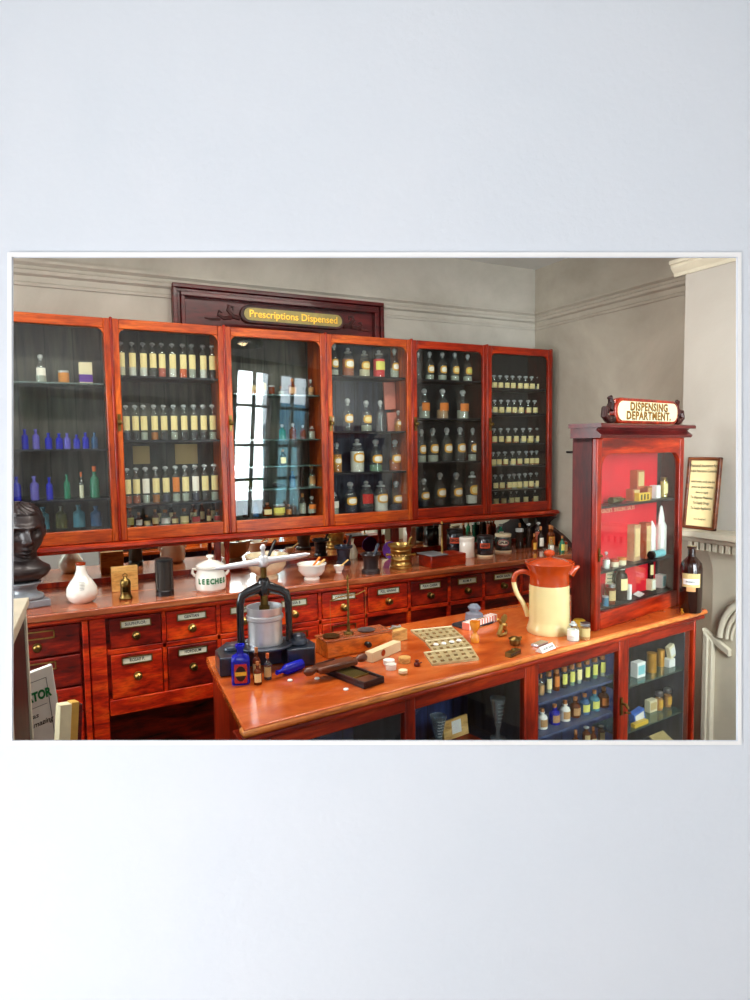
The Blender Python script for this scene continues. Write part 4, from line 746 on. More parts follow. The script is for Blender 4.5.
for s in (-1,1):
    M().at((-.02+s*.062,.008,.0535)).lathe([(0,0),(.022,.0005),(.028,.003),(.029,.0045),(.027,.0045),(0,.0015)],8).obj('pan',STEEL if s>0 else DBRASS,t)
# pill machine: tray board and roller lying across it
P=fc(356,679); u=onz(388,688,CZ)-onz(313,660,CZ); ang=math.atan2(u.y,u.x); t=thing('pill_board','long dark pill-making board with brass grooves and tray end','pill machine',P,ang)
m=M(); m.box(-.14,.075,-.036,.036,0,.008)
for b in ((-.14,.075,-.036,-.031,.008,.018),(-.14,.075,.031,.036,.008,.018),(.070,.075,-.031,.031,.008,.018),(-.14,-.135,-.031,.031,.008,.018)): m.box(*b)
m.obj('board',W_DARK,t,bev=.001); gm=plain('groove_brass',(128,112,62),.4,.7)
m=M()
for k in range(14): m.box(-.06+k*.005,-.0575+k*.005,-.030,.030,.0085,.0125)
m.box(-.062,.012,-.031,.031,.0081,.0105); m.obj('groove_plate',gm,t); M().box(.014,.018,-.031,.031,.008,.014).obj('ridge',BRASS,t); M().box(.020,.069,-.030,.030,.0081,.011).obj('tray_floor',W_WAL,t)
P=fc(343,676)+V((0,0,.019)); u=onz(372,655,CZ)-onz(314,670,CZ); ang=math.atan2(u.y,u.x); t=thing('pill_roller','brown wooden pill roller with two turned handles lying across pill board','pill machine',P+V((-.01,.02,0)),ang)
M().prism([(-.068,-.022),(.060,-.022),(.060,.022),(-.068,.022)],.0,.018,'z').obj('roller_block',W_WAL,t,bev=.005)
m=M()
for s in (-1,1): m.at((0,0,.010)).tube([(s*.06,0,0),(s*.07,0,0),(s*.078,0,0),(s*.09,0,0),(s*.10,0,0),(s*.106,0,0)],[.008,.006,.011,.013,.011,.004],12)
m.objs('roller_handle',W_WAL,t,smooth=60)
# card carton and small box behind
u=onz(404,645,CZ)-onz(362,663,CZ); P=fc(384,656); t=thing('long_carton','long cream printed carton behind the round pill boxes','box',P,math.atan2(u.y,u.x)); M().box(-.072,.072,-.012,.016,0,.030).obj('carton_body',plain('old_card',(226,204,160),.6,var=.08,sc=20),t,bev=.001); M().at((-.02,-.0125,.017),0,PI/2).lathe([(.009,0),(.010,0),(.010,.0006),(.009,.0006)],20).obj('printed_seal',TERRA,t)
P=fc(396,640); t=thing('small_carton','small orange wooden box behind the long cream carton','box',P,.15); M().box(-.032,.032,-.02,.02,0,.036).obj('carton_body',W_BOX,t,bev=.0015)
P=fc(394,640)+V((0,0,.0365)); t=thing('spatula','bent metal spatula lying on the small orange box','tool',P,.2); M().tube([(-.03,0,.006),(-.015,0,.004),(.0,.006,.006),(.02,.002,.004),(.03,.004,.004)],[.005,.003,.006,.003,.005],8).obj('spatula_body',STEEL,t)
# round pill boxes
for k,(x,y,r,h,mt,l) in enumerate(((389,664,.0165,.013,PAPER,'white round pill box, left rear of the group'),(391,669,.0155,.015,CER,'white round pill box nearest the long carton'),(404.5,662,.018,.015,W_BOX,'yellow wooden round pill box, largest of the group'),(403,674,.0125,.012,CARD,'small round box with dark banded rim, frontmost of pill boxes'))):
    P=fc(x,y); t=thing('pill_box',l,'pill box',P,0,'round pill boxes on the front counter'); M().lathe([(0,0),(r*.96,0),(r*.96,h*.6)],24).obj('box_base',mt if k<3 else BRASS,t); M().lathe([(r,h*.4),(r,h),(r*.86,h),(r*.84,h*.9),(0,h*.88)],24).obj('lid',mt,t)
P=fc(417,666); t=thing('seal_stamp','tiny dark red stamp with a side handle beside pill boxes','stamp',P,.3); m=M(); m.lathe([(0,0),(.009,0),(.009,.008),(.005,.012),(.006,.018),(0,.02)],12); m.tube([(.006,0,.006),(.02,0,.006)],.002,6); m.obj('stamp_body',plain('stamp_red',(90,20,16),.3),t)
# pill tile: three perforated plates
def plate(name,label,quad,th,rows,cols,mat,cone=False,z0=0):
    c=sum((V(p) for p in quad),V())/4; t=thing(name,label,'mould',c)
    Q=[V(p)-c for p in quad]; bl=lambda u,v:(Q[0]*(1-u)+Q[1]*u)*(1-v)+(Q[3]*(1-u)+Q[2]*u)*v
    bm=bmesh.new(); U_=cols*4; W_=rows*4; hole=set()
    for i in range(cols):
        for j in range(rows):
            for a in (1,2):
                for b in (1,2): hole.add((i*4+a+ (0),j*4+b))
    def vt(i,j,z): p=bl(i/U_,j/W_); return bm.verts.new((p.x,p.y,z))
    T=[[vt(i,j,th) for j in range(W_+1)] for i in range(U_+1)]; Bv=[[vt(i,j,0) for j in range(W_+1)] for i in range(U_+1)]
    for i in range(U_):
        for j in range(W_):
            if (i,j) in hole:
                for (a,b),(c_,d_),nb in (((i,j),(i+1,j),(i,j-1)),((i+1,j),(i+1,j+1),(i+1,j)),((i+1,j+1),(i,j+1),(i,j+1)),((i,j+1),(i,j),(i-1,j))):
                    if nb not in hole: bm.faces.new((T[a][b],T[c_][d_],Bv[c_][d_],Bv[a][b]))
                continue
            bm.faces.new((T[i][j],T[i+1][j],T[i+1][j+1],T[i][j+1])); bm.faces.new((Bv[i][j],Bv[i][j+1],Bv[i+1][j+1],Bv[i+1][j]))
    for i in range(U_): bm.faces.new((T[i][0],Bv[i][0],Bv[i+1][0],T[i+1][0])); bm.faces.new((T[i+1][W_],Bv[i+1][W_],Bv[i][W_],T[i][W_]))
    for j in range(W_): bm.faces.new((T[0][j+1],Bv[0][j+1],Bv[0][j],T[0][j])); bm.faces.new((T[U_][j],Bv[U_][j],Bv[U_][j+1],T[U_][j+1]))
    bmesh.ops.recalc_face_normals(bm,faces=bm.faces)
    me=bpy.data.meshes.new('perforated_plate'); bm.to_mesh(me); bm.free(); me.materials.append(mat); o=bpy.data.objects.new('perforated_plate',me); COL.objects.link(o); o.parent=t
    ax=(Q[1]-Q[0]).normalized(); m=M()
    m.tube([Q[3]+V((0,0,th)),Q[2]+V((0,0,th))],.0022,6); m.obj('edge_bar',CARD,t); return t,bl
PLM=plain('mould_brass',(196,178,130),.4,.4,var=.2)
qd=[[(424,655),(464,648),(456,628),(411,632)],[(433,666),(476,661),(465,648),(425,655)]]
z=CZ+.0003
plate('cachet_mould','perforated brass cachet mould plate, rear of the three',[onz(424,642,z),onz(462,637,z),onz(452,628,z),onz(411,632,z)],.006,3,6,PLM)
t,bl=plate('cachet_mould','perforated brass cachet mould plate holding white wafers, middle of three',[onz(433,653,z),onz(472,648,z),onz(463,638,z),onz(425,643,z)],.006,3,6,PLM)
cc=t.location
for k,(u_,v_) in enumerate(((.18,.5),(.38,.5),(.6,.55),(.8,.6))):
    p=bl(u_,v_); tag(M().lathe([(0,0),(.008,0),(.009,.002),(.006,.005),(0,.006)],14).obj('cachet_wafer',PAPER,loc=(cc.x+p.x,cc.y+p.y,z+.0065)),f'round white wafer, {ORD[k]} from left on the middle cachet plate','wafer','white wafers on the cachet mould')
plate('cachet_mould','perforated brass cachet mould plate, front of the three',[onz(432,666,z),onz(479,660,z),onz(472,649,z),onz(424,654.5,z)],.006,3,6,PLM)
# crystal inkwell, egg cup, striped box, etc.
P=fc(473,624); t=thing('glass_inkwell','faceted crystal inkwell on dark metal tray at counter back','inkwell',P,.2)
M().prism(rrect(.15,.085,.02),0,.006,'z').obj('tray',BIRON,t,bev=.002); M().at((.012,.005,.0065)).lathe([(0,0),(.032,0),(.034,.006),(.031,.030),(.017,.035),(.015,.039),(.021,.043),(.024,.052),(.014,.062),(0,.064)],6).obj('crystal_body',gl('crystal',(186,196,210),.3),t,smooth=5); M().box(-.014,.036,-.032,-.026,.012,.026).obj('nameplate',BRASS,t)
P=fc(475,642); t=thing('egg_cup','orange-yellow turned wooden double egg cup measure','cup',P); M().lathe([(0,0),(.013,0),(.0145,.008),(.012,.022),(.006,.030),(.006,.034),(.012,.042),(.0165,.056),(.017,.068),(.015,.068),(.013,.052),(0,.044)],24).obj('cup_body',plain('egg_cup_yellow',(222,140,36),.25,coat=.8),t)
P=fc(480,625); t=thing('striped_box','long box striped red and white lying behind the egg cup','box',P,.30); M().box(-.085,.085,-.014,.014,0,.024).obj('box_body',plain('box_pinkish',(206,110,90),.6),t,bev=.001); m=M()
for k in range(11): x=-.08+k*.0155; m.box(x,x+.008,-.0147,.0147,-.0000,.0247)
m.obj('white_stripes',PAPER,t)
P=fc(502,635); t=thing('cork_press','brass cork press with crossed jaws standing on the counter','cork press',P,.5)
m=M(); m.tube([(-.03,0,.006),(-.012,0,.022),(.02,0,.055),(.028,0,.062)],[.007,.008,.010,.006],8); m.tube([(.036,.0,.005),(.012,0,.025),(-.012,.004,.05),(-.022,.006,.058)],[.006,.007,.006,.004],8); m.tube([(-.03,0,.006),(0,-.012,.006),(.036,0,.005)],.005,8); m.at((0,-.006,.034),0,PI/2); m.lathe([(.008,-.01),(.008,.01),(0,.012)],12); m.obj('press_body',BRASS,t)
P=fc(515,645); t=thing('metal_pot','little lidded dark metal pot behind the small brass block','pot',P,.1); m=M(); m.lathe([(0,0),(.014,0),(.018,.008),(.017,.018),(.021,.020),(.018,.024),(.006,.028),(0,.030)],18); m.tube([(.017,0,.018),(.028,0,.022)],.003,6); m.obj('pot_body',DBRASS,t)
P=fc(513,655); t=thing('suppository_mould','small brass block mould with a row of holes','mould',P,.35); M().box(-.030,.030,-.010,.010,0,.014).obj('mould_block',DBRASS,t,bev=.001); m=M()
for k in range(6): m.at((-.024+.0095*k,-.0102,.008),0,PI/2); m.lathe([(0,-.0004),(.003,-.0004),(.003,.0006),(0,.0006)],8)
m.obj('mould_holes',INK,t); M().at((0,0,.014)).lathe([(0,0),(.006,0),(.005,.006),(0,.008)],10).obj('thumb_screw',DBRASS,t)
P=fc(546,650); t=thing('name_card','small folded white card with printed line before the jug','card',P,.28); M().prism([(-.012,0),(.014,0),(.014,.0015),(0.001,.016),(-.012,.0015)],-.037,.037,'x').obj('card_body',PAPER,t)
text('CACHET SEALER',.0085,INK,'lettering',t,(0,-.0068,.0086),(math.atan2(.0145,.013),0,0),ext=.0002,sx=.95)
P=fc(540,645); t=thing('metal_spatula','flat pewter plate lying behind the folded white card','tool',P,.28); M().box(-.03,.03,-.012,.014,0,.008).obj('plate_body',STEEL,t,bev=.002)
# stoneware jug
P=fc(549,631); q=mpp(P); t=thing('stoneware_jug','large cream and brown stoneware jug with domed brown lid','jug',P,face(P)); t.scale=(.93,.93,.855); r=.074
M().lathe([(0,0),(r*1.06,0),(r*1.09,.008),(r*1.05,.022),(r*.99,.04),(r*.98,.05),(r*.965,.185),(r*.96,.190)],48).obj('body',STONE,t)
M().lathe([(r*.96,.1895),(r*.955,.200),(r*.95,.225),(r*.98,.242),(r*1.13,.262),(r*1.20,.275),(r*1.17,.279),(r*1.08,.272),(r*.95,.25),(0,.25)],48).obj('upper_glaze',TERRA,t)
M().lathe([(r*1.08,.268),(r*1.05,.275),(r*.75,.287),(r*.4,.294),(r*.12,.297),(r*.12,.300),(r*.24,.306),(r*.27,.314),(r*.20,.324),(0,.328)],40).obj('lid',TERRA,t)
hp=[(-r*.93,0,.228),(-r*1.25,-.005,.238),(-r*1.62,-.008,.225),(-r*1.70,-.01,.195),(-r*1.55,-.01,.150),(-r*1.25,-.008,.110),(-r*1.08,-.005,.075),(-r*1.04,0,.058)]
hs=smooth(hp); M().tube(hs[:16],.0095,12).obj('handle_top',TERRA,t,smooth=60); M().tube(hs[15:],.0088,12).obj('handle',STONE,t,smooth=60)
M().tube([(r*.95,0,.235),(r*1.15,0,.252),(r*1.36,0,.262),(r*1.42,0,.263)],[.02,.014,.007,.004],12).obj('spout',TERRA,t,smooth=60)
P=fc(573,640); bottle(P,.062,.0195,'salt','clear','white',.55,'white','clear stoppered jar of white powder in front of the jug',rz=face(P))
P=fc(585,639); bottle(P,.054,.0165,'jar','clear','ochre',.7,'old','clear jar with metal lid right of the white powder jar',rz=face(P),stop=STEEL)
P=fc(579,633); t=thing('brass_pot','small brass pot behind the two glass jars','lid',P); M().lathe([(0,0),(.02,0),(.02,.044),(.016,.047),(0,.049)],24).obj('lid_body',GOLD,t)
# ------------------------------------------------------------ dispensing cabinet
Z1=CZ+.0004; D1=onz(595,632,CZ); D2=onz(681,604,CZ); uu=(D2-D1).normalized(); W=(D2-D1).length; an=math.atan2(uu.y,uu.x); nn=V((-uu.y,uu.x,0)); DP=.088; ZTOP=1.521; H=ZTOP-CZ
t=thing('dispensing_cabinet','tall mahogany display cabinet lined in red with arched glazed door','display cabinet',(D1.x,D1.y,Z1),an); DCB=t
m=M(); m.box(0,.014,.02,DP,0,H); m.box(W-.014,W,.02,DP,0,H); m.box(0,W,.02,DP,H-.014,H); m.box(0,W,.02,DP,0,.014); m.box(0,W,DP,DP+.006,0,H); m.obj('carcass',W_SIDE,t)
M().box(.015,W-.045,DP-.004,DP-.0005,.015,H-.015).obj('red_lining',RED,t)
M().box(W-.045,W-.015,DP-.004,DP-.0005,.015,H-.015).obj('side_reflection',BLACKB,t)  # dark strip painted in for the mirrored side wall
sw=.032; m=M(); m.box(0,sw,0,.02,0,H); m.box(W-sw,W,0,.02,0,H)
dr=pivot('door',t); m.objs('door_stile',W_CABR,dr,bev=.004)
rr=.05; hi=H-.055
out=[(sw,H),(sw,hi-rr)]+[(sw+rr-rr*math.cos(k*PI/16),hi-rr+rr*math.sin(k*PI/16)) for k in range(1,9)]+[(W-sw-rr+rr*math.sin(k*PI/16),hi-rr+rr*math.cos(k*PI/16)) for k in range(0,9)]+[(W-sw,H)]
m=M(); m.prism(out,.001,.019); m.box(sw,W-sw,.001,.019,0,.058); m.objs('door_rail',W_CABRH,dr,bev=.002)
M().box(sw-.003,W-sw+.003,.009,.011,.055,H-.04).obj('glass_pane',GLASS,dr)
M().prism([(-.018,.0),(-.024,.010),(-.012,.018),(-.004,.026),(-.010,.034),(DP+.006,.034),(DP+.006,0)],-.014,W+.014,'x').obj('cornice_flat',W_PELM,t,loc=(0,0,H))
M().prism([(-.030,.0),(-.030,.010),(-.024,.014),(DP+.006,.014),(DP+.006,0)],-.026,W+.026,'x').obj('cornice_cap',W_PELM,t,loc=(0,0,H+.034))
l=M(); l.at((.016,-.001,.26)); l.box(-.005,.005,-.003,.001,-.022,.022); l.tube([(0,-.003,0),(0,-.014,-.004)],.004,8); l.obj('lock',DBRASS,dr)
# sign with scrolls
sg=thing('dispensing_sign','rounded cream sign reading DISPENSING DEPARTMENT on cabinet top','sign',D1+uu*(W*.52)-nn*.008+V((0,0,H+.0486)),an); sw_,sh=.435,.088
M().prism([(a,b+sh/2) for a,b in rrect(sw_,sh,.040,8)],0,.024).obj('sign_frame',W_CABR,sg,bev=.005); M().prism([(a,b+sh/2) for a,b in rrect(sw_-.028,sh-.022,.031,8)],-.002,.004).obj('sign_panel',SIGNC,sg)
GL=plain('gold_letter',(140,92,14),.35,.2)
for tx,zz,s_ in (('DISPENSING',sh/2+.0155,.039),('DEPARTMENT.',sh/2-.0155,.039)): 
    text(tx,s_,INK,'lettering_shadow',sg,(.002,-.0025,zz-.0015),sx=1.10,ext=.0004,bold=.0012,space=1.12); text(tx,s_,GL,'lettering',sg,(0,-.0034,zz),sx=1.10,ext=.0006,bold=.0004,space=1.12)
for s in (-1,1):
    x=s*(sw_/2-.005); m=M(); m.tube([(x,.012,.016),(x+s*.03,.012,.014),(x+s*.052,.012,.026),(x+s*.048,.012,.05),(x+s*.03,.012,.052),(x+s*.030,.012,.034)],[.014,.013,.012,.011,.009,.004],8)
    m.tube([(x+s*.02,.012,.045),(x+s*.010,.012,.070),(x+s*.018,.012,.088),(x+s*.030,.012,.084)],[.014,.011,.009,.004],8); m.objs('carved_scroll',W_DARK,sg)
def dp(x,y,off): return onp(x,y,D1+nn*off,nn)
zz1=dp(640,500,.07).z; zz2=dp(640,559,.07).z
for z_ in (zz1,zz2): M().box(.015,W-.015,.024,DP-.005,z_-Z1-.008,z_-Z1).obj('shelf',SHELF,t)
def db(x,z_,off): P=dp(x,550,off); return V((P.x,P.y,z_+.0004))
def dbox(x,z_,w,h,mat,name,label,off=.07,d=.03,lb=None,tilt=0,rz=0):
    P=db(x,z_,off); q=mpp(P); o=thing(name,label,'box',P,an+rz); k=MX
    M().at((0,0,0),0,0,tilt).box(-w*q/2,w*q/2,-d/2,d/2,abs(tilt)*w*q/2,h*q).obj(name+'_body',mat,o,bev=.0008)
    if lb: M().at((0,0,0),0,0,tilt).box(-w*q*.32,w*q*.42,-d/2-.0006,-d/2+.001,h*q*.12+abs(tilt)*w*q/2,h*q*.9).obj('label',lb,o)
    return P,q
BR=plain('brown_carton',(170,86,50),.7); 
P,q=dbox(632,zz1,13,12,BR,'carton','brown carton at left of the stack, cabinet upper shelf',lb=LB['old'])
dbox(645,zz1,9.5,13,BR,'carton','brown carton at right of the stack, cabinet upper shelf',lb=LB['tan']); dbox(636,zz1+12.3*q,14,18,BR,'carton','upright brown carton standing on top of the brown stack',lb=LB['old'])
dbox(654,zz1,8,13,PAPER,'carton','white printed carton right of the brown stack',lb=LB['white']); 
P=db(662.5,zz1,.07); bottle(P,20*mpp(P),4*mpp(P),'tube','clear','yel',.8,'cream','tall lidded tube at right of cabinet upper shelf',rz=an,stop=DBRASS)
P,q=dbox(641.5,zz1,21,8,YEL,'carton','long yellow and black carton lying in front on upper shelf',off=.045,d=.02); 
o=M(); 
for k in (-6,0,6): o.box(k*q-1.6*q,k*q+1.0*q,-.0107,.001,1.2*q,6.6*q)
o.obj('label',INK,[b for b in COL.objects if b.get('label')=='long yellow and black carton lying in front on upper shelf'][0])
P=db(617,zz1,.05)+V((0,0,.0125)); o=thing('lying_bottle','clear bottle lying on its side at left of cabinet upper shelf','bottle',P,an); M().at((0,0,0),0,0,PI/2).lathe([(0,-.045),(.012,-.045),(.012,.015),(.006,.026),(.005,.045),(0,.046)],16).obj('glass_body',GB['olive'],o)
text('PADDLING GUMDROP BIZZIE'[:0] or ' ',.01,PAPER,'x',DCB,(0,0,0)) if False else None
P=dp(636,515,DP-.006); 
# middle shelf
for k,(x,lb_) in enumerate(((633.5,'left'),(644.5,'right'))):
    P,q=dbox(x,zz2,11.5 if k==0 else 10,36,CT['tan'] if k==0 else BR,'tall_carton',f'tall tan printed carton, {lb_} of the pair on the cabinet middle shelf',lb=LB['printed'])
for k,(x,h,w) in enumerate(((651.5,35,8),(660.5,36,11))):
    P=db(x,zz2,.075); q=mpp(P); o=thing('china_bottle',['shorter white wrapped bottle beside the tall tan cartons','taller white wrapped bottle with pointed hood, cabinet middle shelf'][k],'bottle',P,an)
    M().lathe([(0,0),(w*q/2,0),(w*q/2,h*q*.8),(w*q*.3,h*q*.92),(w*q*.12,h*q*1.0),(0,h*q*1.02)],20).obj('bottle_body',CER,o)
    if k: M().lathe([(w*q*.46,h*q*.84),(w*q*.38,h*q*1.05),(w*q*.16,h*q*1.32),(0,h*q*1.36)],16,1,.6).obj('hood',PAPER,o)
P=db(657,zz2,.04); q=mpp(P); o=thing('label_roll','small roll with pale blue label lying at the shelf front','box',P+V((0,0,4*q)),an); M().at((0,0,0),0,0,PI/2).lathe([(0,-11*q),(3.8*q,-11*q),(3.8*q,11*q),(0,11*q)],14).obj('roll_body',TEAL,o); M().at((0,0,0),0,0,PI/2).lathe([(0,-12*q),(4*q,-12*q),(4*q,-9*q),(0,-9*q)],14).obj('roll_cap',BLK,o)
P=db(606.3,zz2,.05); bottle(P,17*mpp(P),3.6*mpp(P),'round','clear','white',.5,'white','small clear stoppered bottle at left end of cabinet middle shelf',rz=an)
dbox(603.5,zz2,2.5,58,PAPER,'paper_roll','tall thin white paper strip at left edge of cabinet middle shelf',off=.09,d=.01)
for k,x in enumerate((614.5,622)):
    P=db(x,zz2,.05); q=mpp(P); o=thing('ointment_pot',['low brown ointment pot, left one on the cabinet middle shelf','low tan ointment pot, right one on the cabinet middle shelf'][k],'pot',P); M().lathe([(0,0),(4.2*q,0),(4.4*q,5*q)],18).obj('pot_body',CT['cream'],o); M().lathe([(4.6*q,5*q),(4.6*q,7.4*q),(0,8*q)],18).obj('lid',CT['ochre'] if k else TERRA,o)
# cabinet floor
z0=Z1+.0145+.045; M().box(.015,W-.015,.024,DP-.005,.014,.0595).obj('display_step',BLACKB,t)
P=db(609,z0,.085); q=mpp(P); o=thing('folded_leaflet','yellowed printed leaflet standing at left of cabinet floor','leaflet',P,an); M().at((0,0,0),0,0,.10).box(-8*q,7*q,-.001,.001,1*q,32*q).obj('leaflet_sheet',CARD,o); m=M().at((0,0,0),0,0,.10)
for k in range(6): m.box(-5*q,4*q,-.0016,-.0009,(7+k*3.6)*q,(7.8+k*3.6)*q)
m.obj('printed_lines',INK,o)
P=db(606,z0,.045); bottle(P,10*mpp(P),3.2*mpp(P),'jar','aqua','blue',.6,None,'small bluish jar at front left of cabinet floor')
P=db(611,z0,.05); bottle(P,20*mpp(P),5*mpp(P),'jar','amber','dk',.6,'old','amber jar with grey lid before the yellowed leaflet',rz=an,stop=STEEL)
P=db(621,z0,.06); bottle(P,38*mpp(P),6.6*mpp(P),'salt','dark','dk',.5,'cream','large dark stoppered bottle with cream label on the cabinet floor',rz=an,stop=CER)
dbox(629,z0,4,15,PAPER,'carton','narrow white carton right of the dark stoppered bottle',off=.045,d=.02)
P=db(641,z0,.05); q=mpp(P); o=thing('white_card','white card lying aslant on the cabinet floor','card',P,an); M().at((0,0,.001),0.25,.35).box(-9*q,9*q,-.018,.018,0,.0015).obj('card_sheet',PAPER,o)
P=db(651,z0,.075); q=mpp(P); dbox(651,z0,8,11,CARD,'carton','small cream carton under the corked tube',off=.075,lb=LB['white']); P=P+V((0,0,11.3*q)); bottle(P,20*q,2.8*q,'tube','dark','cream',.8,'cream','dark-capped tube standing on the small cream carton',rz=an,stop=BLK)
dbox(662,z0,12,13,PAPER,'carton','white square carton at right of the cabinet floor',lb=TEAL)
# lettering line on the lining
text('MACKENZIE\'S  SMELLING SALTS',.020,plain('lining_letters',(255,190,150),.6),'lettering',DCB,(W*.42,DP-.0055,zz1-Z1-.028),sx=.95,ext=.0004)
# amber bottle at the counter's right end
P=fc(694,612)+V((.0,.015,0)); q=mpp(P); o=thing('amber_bottle','large dark amber bottle with yellow label at counter right end','bottle',P,face(P)); o.scale=(.98,.98,.93)
M().lathe([(0,0),(.038,0),(.040,.006),(.040,.175),(.036,.198),(.022,.215),(.014,.225),(.013,.255),(.017,.257),(.017,.266),(0,.267)],32).obj('glass_body',plain('amber_bottle_glass',(34,10,4),.1,coat=.4,spec=.5),o)
patch(.0408,.105,.160,.85).obj('label',LB['old'],o); patch(.0412,.116,.138,.72).obj('label_panel',PAPER,o); patch(.0408,.088,.106,.4).obj('lower_label',LB['tan'],o); text('POISON',.012,INK,'lettering',o,(0,-.0418,.127),sx=.8,ext=.0003)
P=fc(682,611)+V((0,-.012,0)); o=thing('yellow_cap','little yellow cap on the counter beside the amber bottle','cap',P); M().lathe([(0,0),(.014,0),(.015,.012),(.013,.016),(0,.016)],18).obj('cap_body',YEL,o)
a=onx(567,452,XR-.004); b=onx(583,452,XR-.004); tag(M().tube([(XR-.006,a.y,a.z),(XR-.006,b.y,b.z)],.006,8).obj('wall_rod',BLK),'short thin black rod fixed to the side wall left of the display cabinet','rod')
# ------------------------------------------------------------ fireplace: mantel shelf, dentils, surround
mz=onx(700,531,BX-.10).z; t=thing('mantelpiece','cream painted mantelpiece with dentil row and curved fireplace surround at right','fireplace',(BX,0,0)); 
M().box(-.12,.09,.2,BY+.03,mz-.030,mz).obj('mantel_shelf',CREAMP,t,bev=.006); M().box(-.085,.09,.2,BY+.01,mz-.05,mz-.0305).obj('bed_moulding',CREAMP,t,bev=.005)
m=M(); 
y=BY-.10
while y>1.0: m.box(-.075,-.045,y-.016,y,mz-.082,mz-.0505); y-=.028
m.obj('dentils',CREAMP,t)
# surround slab with a rounded shoulder
xs_=BX-.03; yl=onx(712,600,xs_).y
out=[(.4,0.0),(yl,0.0),(yl,mz-.19)]+[(yl+.0+ .10*(1-math.cos(k*PI/16)) ,mz-.19+.14*math.sin(k*PI/16)) for k in range(1,9)]+[(.4,mz-.05)]
M().prism(out,-.03,.088,'x').obj('surround_slab',CREAMP,t,bev=.002)
my=onx(701.5,660,xs_-.02).y; mzt=onx(705,628,xs_-.02).z
m=M(); m.prism([(my,0),(my-.05,0),(my-.05,mzt-.05),(my,mzt)],-.055,-.0305,'x'); m.prism([(my-.012,0),(my-.036,0),(my-.036,mzt-.03),(my-.012,mzt-.012)],-.066,-.0555,'x')
m.prism([(my,mzt+.0),(my-.035,mzt-.050),(my-.12,mzt-.095),(my-.12,mzt-.065)],-.050,-.0305,'x'); m.obj('surround_moulding',WHITE if 0 else CREAMP,t,bev=.004)
ac=onx(768,650,xs_-.02); m=M()
for r_,w_ in ((.20,.016),(.172,.010),(.152,.006)):
    m.tube([(-.045,ac.y+r_*math.cos(k*PI/24),ac.z+r_*math.sin(k*PI/24)) for k in range(0,13)],w_,8)
m.obj('arch_moulding',CREAMP,t,smooth=60)
# framed certificate leaning on the mantel
def mp(x,y,X): return onx(x,y,X)
a=mp(684,527,BX-.07); b=mp(717,530,BX-.07); yc=(a.y+b.y)/2; fw=abs(a.y-b.y); up=mp(705,457,BX-.03); fh=up.z-mz
t=thing('framed_certificate','dark-framed yellowed certificate leaning on the cream mantel shelf','picture',(BX-.062,yc+.012,mz+.0006),-PI/2)
tl=-.10; FMx=lambda m: m.at((0,0,0),0,tl)
m=FMx(M()); bw=.013
m.box(-fw/2,-fw/2+bw,-.008,.008,0,fh); m.box(fw/2-bw,fw/2,-.008,.008,0,fh); m.box(-fw/2,fw/2,-.008,.008,0,bw); m.box(-fw/2,fw/2,-.008,.008,fh-bw,fh); m.obj('picture_frame',W_WAL,t,bev=.003)
FMx(M()).box(-fw/2+bw,fw/2-bw,0,.005,bw,fh-bw).obj('certificate_sheet',plain('old_certificate',(246,222,164),.5,var=.1,sc=6),t)
for k,(tx,s_) in enumerate((('National Insurance Act',.019),('London Insurance Committee',.0165),('',0),('which hereby certify that this',.013),('person has agreed with the',.013),('above to supply',.013),('To Dispense Medicines',.0155),('To Supply Drugs',.0155),('To Supply Appliances',.0155),('',0),('is so recognised',.012))):
    if tx: hgt=fh-bw-.022-k*(fh-2*bw-.03)/11; text(tx,s_,INK,'lettering',t,(0,-.0012+hgt*math.sin(-tl)*1.0,hgt*math.cos(tl)),(PI/2+tl,0,0),sx=min(1,.92*fw/.2),ext=.0001)
# ------------------------------------------------------------ left foreground: painted stand, leaning sign, papers
def fd(x,y,t_): return CAMP+ray(x,y)*t_
q0=fd(28.5,598,1.75); zc=q0.z; q1=onz(11,636,zc); dv=(q1-q0); LL=dv.length; ang=math.atan2(dv.y,dv.x)
t=thing('display_stand','cream painted wooden display stand cut off by the left edge','stand',(q0.x,q0.y,0),ang)
# local x runs towards the visitor, local -y is the hidden left side
M().box(-.01,LL+.2,-.30,.0,zc-.020,zc).obj('stand_top',CREAMP,t,bev=.002)
m=M()
for a_ in (.0,LL-.02,LL+.16): m.box(a_,a_+.018,-.026,-.006,0,zc-.0205)
m.objs('stand_leg',CREAMP,t,bev=.002)
M().box(.0185,LL-.02,-.022,-.008,zc-.045,zc-.0205).obj('stand_rail',CREAMP,t)
M().box(.019,LL-.021,-.020,-.012,.20,zc-.0455).obj('dark_side_panel',W_DARK,t)
M().box(.0,LL+.18,-.298,-.28,0,zc-.0205).obj('far_side',CREAMP,t)
# leaning white sign
A1=fd(49,664,2.0); 
p_tl=fd(31,671,2.02); p_tr=fd(51.5,664,2.02); p_br=fd(67.5,739,1.93)
yb_=p_tr.y; tz=p_tr.z; wd=.20
t=thing('leaning_sign','white sign board with green lettering leaning against the drawers at left','sign',(p_tr.x,p_tr.y,0),.30)
lean=MX.Rotation(math.atan2(p_br.x-p_tr.x,p_tr.z-p_br.z)*-1.0,4,'Y')@MX.Rotation(math.radians(12),4,'X')
m=M(); bh=tz/math.cos(.25)*.999
def leanM(z=0): return MX.Translation(V((0,0,tz)))@lean
m.mt=leanM(); m.box(-.24,0,-.006,.006,-.66,0); m.obj('sign_board',PAPER,t,bev=.002)
m=M(); m.mt=leanM()
for b in ((-.20,-.022,-.034,-.032),(-.024,-.022,-.30,-.034),(-.20,-.03,-.122,-.1205)): m.box(b[0],b[1],-.0068,-.006,b[2],b[3])
m.obj('ruled_line',GREYP,t)
